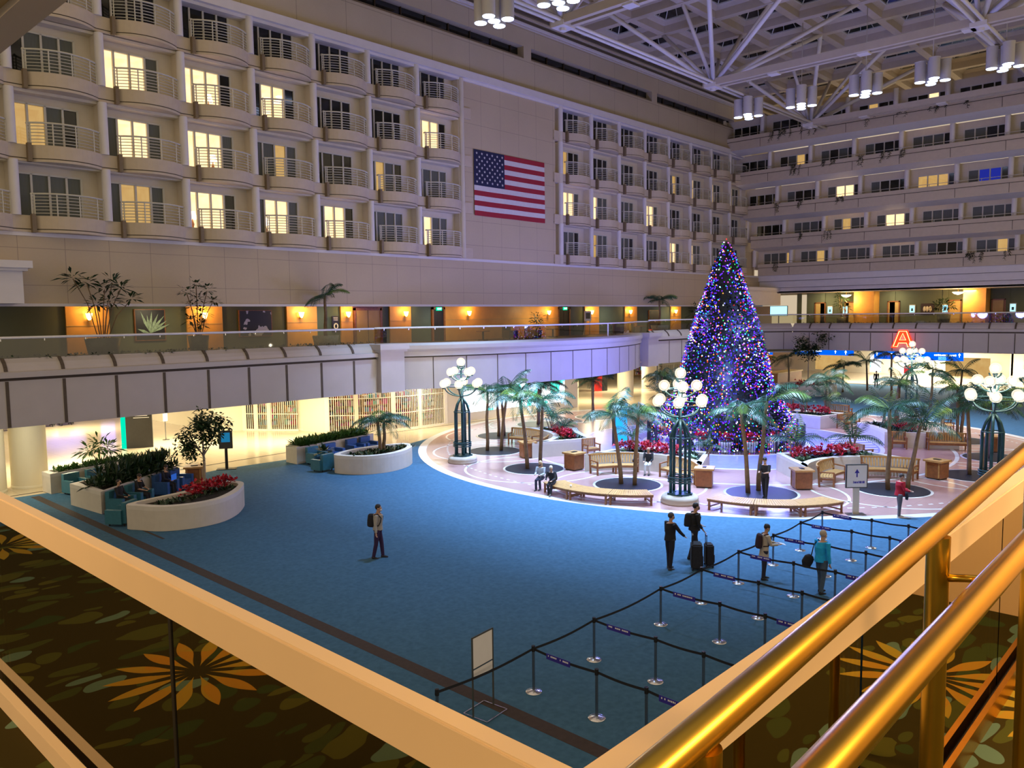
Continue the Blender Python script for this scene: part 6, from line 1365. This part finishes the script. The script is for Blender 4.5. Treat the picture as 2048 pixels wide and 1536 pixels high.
# sign frames
t = thing('floor_sign', 'white board in a thin metal floor frame at the near end of the queue', 'sign frame', (10.75, 10.95, .012), math.radians(6)); 
b = B()
for s_ in (-1, 1): b.box(s_*.32-.015, s_*.32+.015, -.012, .012, 0, 1.62)
b.box(-.32, .32, -.012, .012, 1.6, 1.625); b.obj('frame', 'pot', t); B().box(-.30, .30, -.006, .006, .78, 1.6).obj('board', 'paper', t); B().box(-.30, .30, -.012, .012, .96, .985).obj('crossbar', 'post', t)
b = B()
for p, q in (((-.32, -.35), (.32, -.35)), ((-.32, .25), (.32, .25)), ((-.32, -.35), (-.32, .25)), ((.32, -.35), (.32, .25))): b.bar((*p, .012), (*q, .012), .025)
b.obj('foot_frame', 'steel', t)
t = thing('pedestal_sign', 'white framed notice with blue arrow on a square post by the curved bench', 'sign', (31.35, 11.1, .022), D(43)-PI/2); B().box(-.35, .35, -.2, .2, 0, .025).obj('foot', 'post', t); B().box(-.12, .12, -.03, .03, .025, 1.1).obj('post', 'white', t); B().box(-.42, .42, -.04, .04, 1.05, 1.98).obj('frame', 'pot', t); B().box(-.38, .38, -.05, .05, 1.09, 1.94).obj('board', 'paper', t); arrow(t, 0, 1.48, .32, 'banner', -.052); print_line(t, -.26, 1.24, .52, .09, 'banner', 4, -.052)
# ================================================================== NEAR BALUSTRADE
YB0, YB1, XB_0, XB_1 = .868, .945, 1.13, 1.19; ZT, ZB, ZF = 7.0, 6.872, 5.88
def cap(name, label, x0, x1, y0, y1):
    bm = bmesh.new(); bmesh.ops.create_cube(bm, size=1, matrix=Matrix.Translation(((x0+x1)/2, (y0+y1)/2, (ZT+ZB)/2)) @ Matrix.Diagonal((x1-x0, y1-y0, ZT-ZB, 1))); bmesh.ops.bevel(bm, geom=bm.edges[:], offset=.006, segments=2, affect='EDGES'); me = bpy.data.meshes.new(name); bm.to_mesh(me); bm.free(); me.materials.append(M['nearwhite']); return me
t = thing('near_balustrade', 'cream capped glass balustrade running from the bottom middle to the upper left', 'balustrade', (0, 0, 0))
put('cap_rail', cap('cap_rail', '', XB_0, XB_1, YB0, 9.0), t)
for y0, y1 in ((1.0, 2.72), (2.74, 5.0), (5.02, 8.9)): B().box(1.152, 1.168, y0, y1, 5.95, ZB).obj('glass_pane', 'nearglass', t)
B().box(1.148, 1.172, 2.72, 2.74, 5.93, ZB).obj('joint', 'black', t)
B().box(1.09, 1.135, .95, 9, ZF, 5.97).box(1.185, 1.23, .95, 9, ZF, 5.97).obj('base_shoe', 'nearwhite', t)
t = thing('near_balustrade', 'cream capped glass balustrade running from the bottom middle to the right', 'balustrade', (0, 0, 0))
put('cap_rail', cap('cap_rail', '', XB_1, 9.0, YB0, YB1), t)
for x0, x1 in ((1.2, 2.62), (2.64, 4.6), (4.62, 8.9)): B().box(x0, x1, .900, .914, 5.95, ZB).obj('glass_pane', 'nearglass', t)
B().box(1.15, 9, .855, .880, ZF, 5.98).obj('base_shoe', 'brassd', t); B().box(1.15, 9, .932, .955, ZF, 5.97).obj('base_shoe', 'brassd', t); B().box(1.15, 9, .880, .932, ZF, 5.92).obj('channel', 'brown', t)
# brass handrails on posts
t = thing('brass_handrail', 'polished brass upper handrail on round posts in the foreground', 'handrail', (0, 0, 0))
def r1(x): return 7.415+.055*(x-.8)
B().tube([(x, .45, r1(x)) for x in (-.4, .3, 1, 2, 3, 4.6)], .0215, 20).obj('rail', 'brass', t)
for x in (.80, 1.735, 2.67, 3.6): B().cyl((x, .45), .0225, ZF, r1(x)-.02, 18).obj('post', 'brass', t)
for x in (1.735, 2.67, 3.6): B().tube([(x, .45, 7.36), (x, .40, 7.37), (x, .365, 7.375)], .008, 8).obj('bracket', 'brass', t)
t = thing('brass_handrail', 'polished brass lower handrail held off the posts by brackets', 'handrail', (0, 0, 0))
B().tube([(x, .355, 7.352+.02*(x-.9)) for x in (-.4, .3, 1, 2, 3, 4.6)], .0255, 20).obj('rail', 'brass', t)
B().tube([(1.735, .385, 7.365), (1.735, .36, 7.368)], .014, 10).obj('bracket', 'brass', t)
# floor the photographer stands on, wall beside it, planting outside the glass
b = B().prism([(-9, -11), (9, -11), (9, .87), (1.13, .87), (1.13, 9), (-9, 9)], 5.7, 5.88); struct('floor_landing', b, 'hcarpet', 'olive leaf patterned carpet of the near landing')
struct('wall_near', B().box(6.0, 6.3, -11, .75, 5.88, 9.0), 'nearwall', 'apricot wall beside the landing')
b = B().box(1.235, 1.9, .96, 9, 5.35, 5.45); b.box(1.84, 1.9, .96, 9, 5.45, 5.66); b.box(1.235, 9, .96, 1.0, 3.6, 5.7); b.box(1.24, 1.3, 1, 9, 3.6, 5.4)
struct('wall_ledge', b, 'nearwall', 'planter ledge outside the near balustrade')
r = random.Random(8); b = B()
for k in range(230):
    y = r.uniform(1.3, 8.5); x = r.uniform(1.3, 1.78); leafset(b, (x, y, 5.46+r.uniform(0, .25)), .06, 6, .13, .035, .8, .4, r)
o = b.obj('ledge_planting', 'leaf'); tag(o, 'dark leafy planting on the ledge outside the near glass', 'plants', kind='stuff')
# ================================================================== LIGHT
w = bpy.data.worlds.new('world'); sc.world = w; w.use_nodes = True
bg = w.node_tree.nodes['Background']; bg.inputs[0].default_value = (1, .80, .56, 1); bg.inputs[1].default_value = .62
light('AREA', (-1.2, -1.0, 9.0), 150, (1, .54, .17), .8, (.25, .2, -1))
light('AREA', (3.0, -1.6, 9.0), 150, (1, .54, .17), .8, (.0, .25, -1))
light('AREA', (-1.5, 4.5, 9.0), 110, (1, .54, .17), .8, (.3, .0, -1))
light('AREA', (4.6, -.3, 8.9), 90, (1, .66, .30), .6, (.6, 0, -1))  # added light that brightens the apricot wall mirrored in the glass
sc.view_settings.view_transform = 'Standard'; sc.view_settings.look = 'None'; sc.view_settings.exposure = 0; sc.view_settings.gamma = 1; sc.view_settings.use_curve_mapping = False
c = sc.cycles; c.use_denoising = True; c.use_light_tree = True; c.max_bounces = 5; c.diffuse_bounces = 3; c.glossy_bounces = 3; c.transmission_bounces = 4; c.transparent_max_bounces = 12; c.sample_clamp_indirect = 3; c.sample_clamp_direct = 20; c.caustics_reflective = False; c.caustics_refractive = False; c.use_adaptive_sampling = True; c.adaptive_threshold = .02
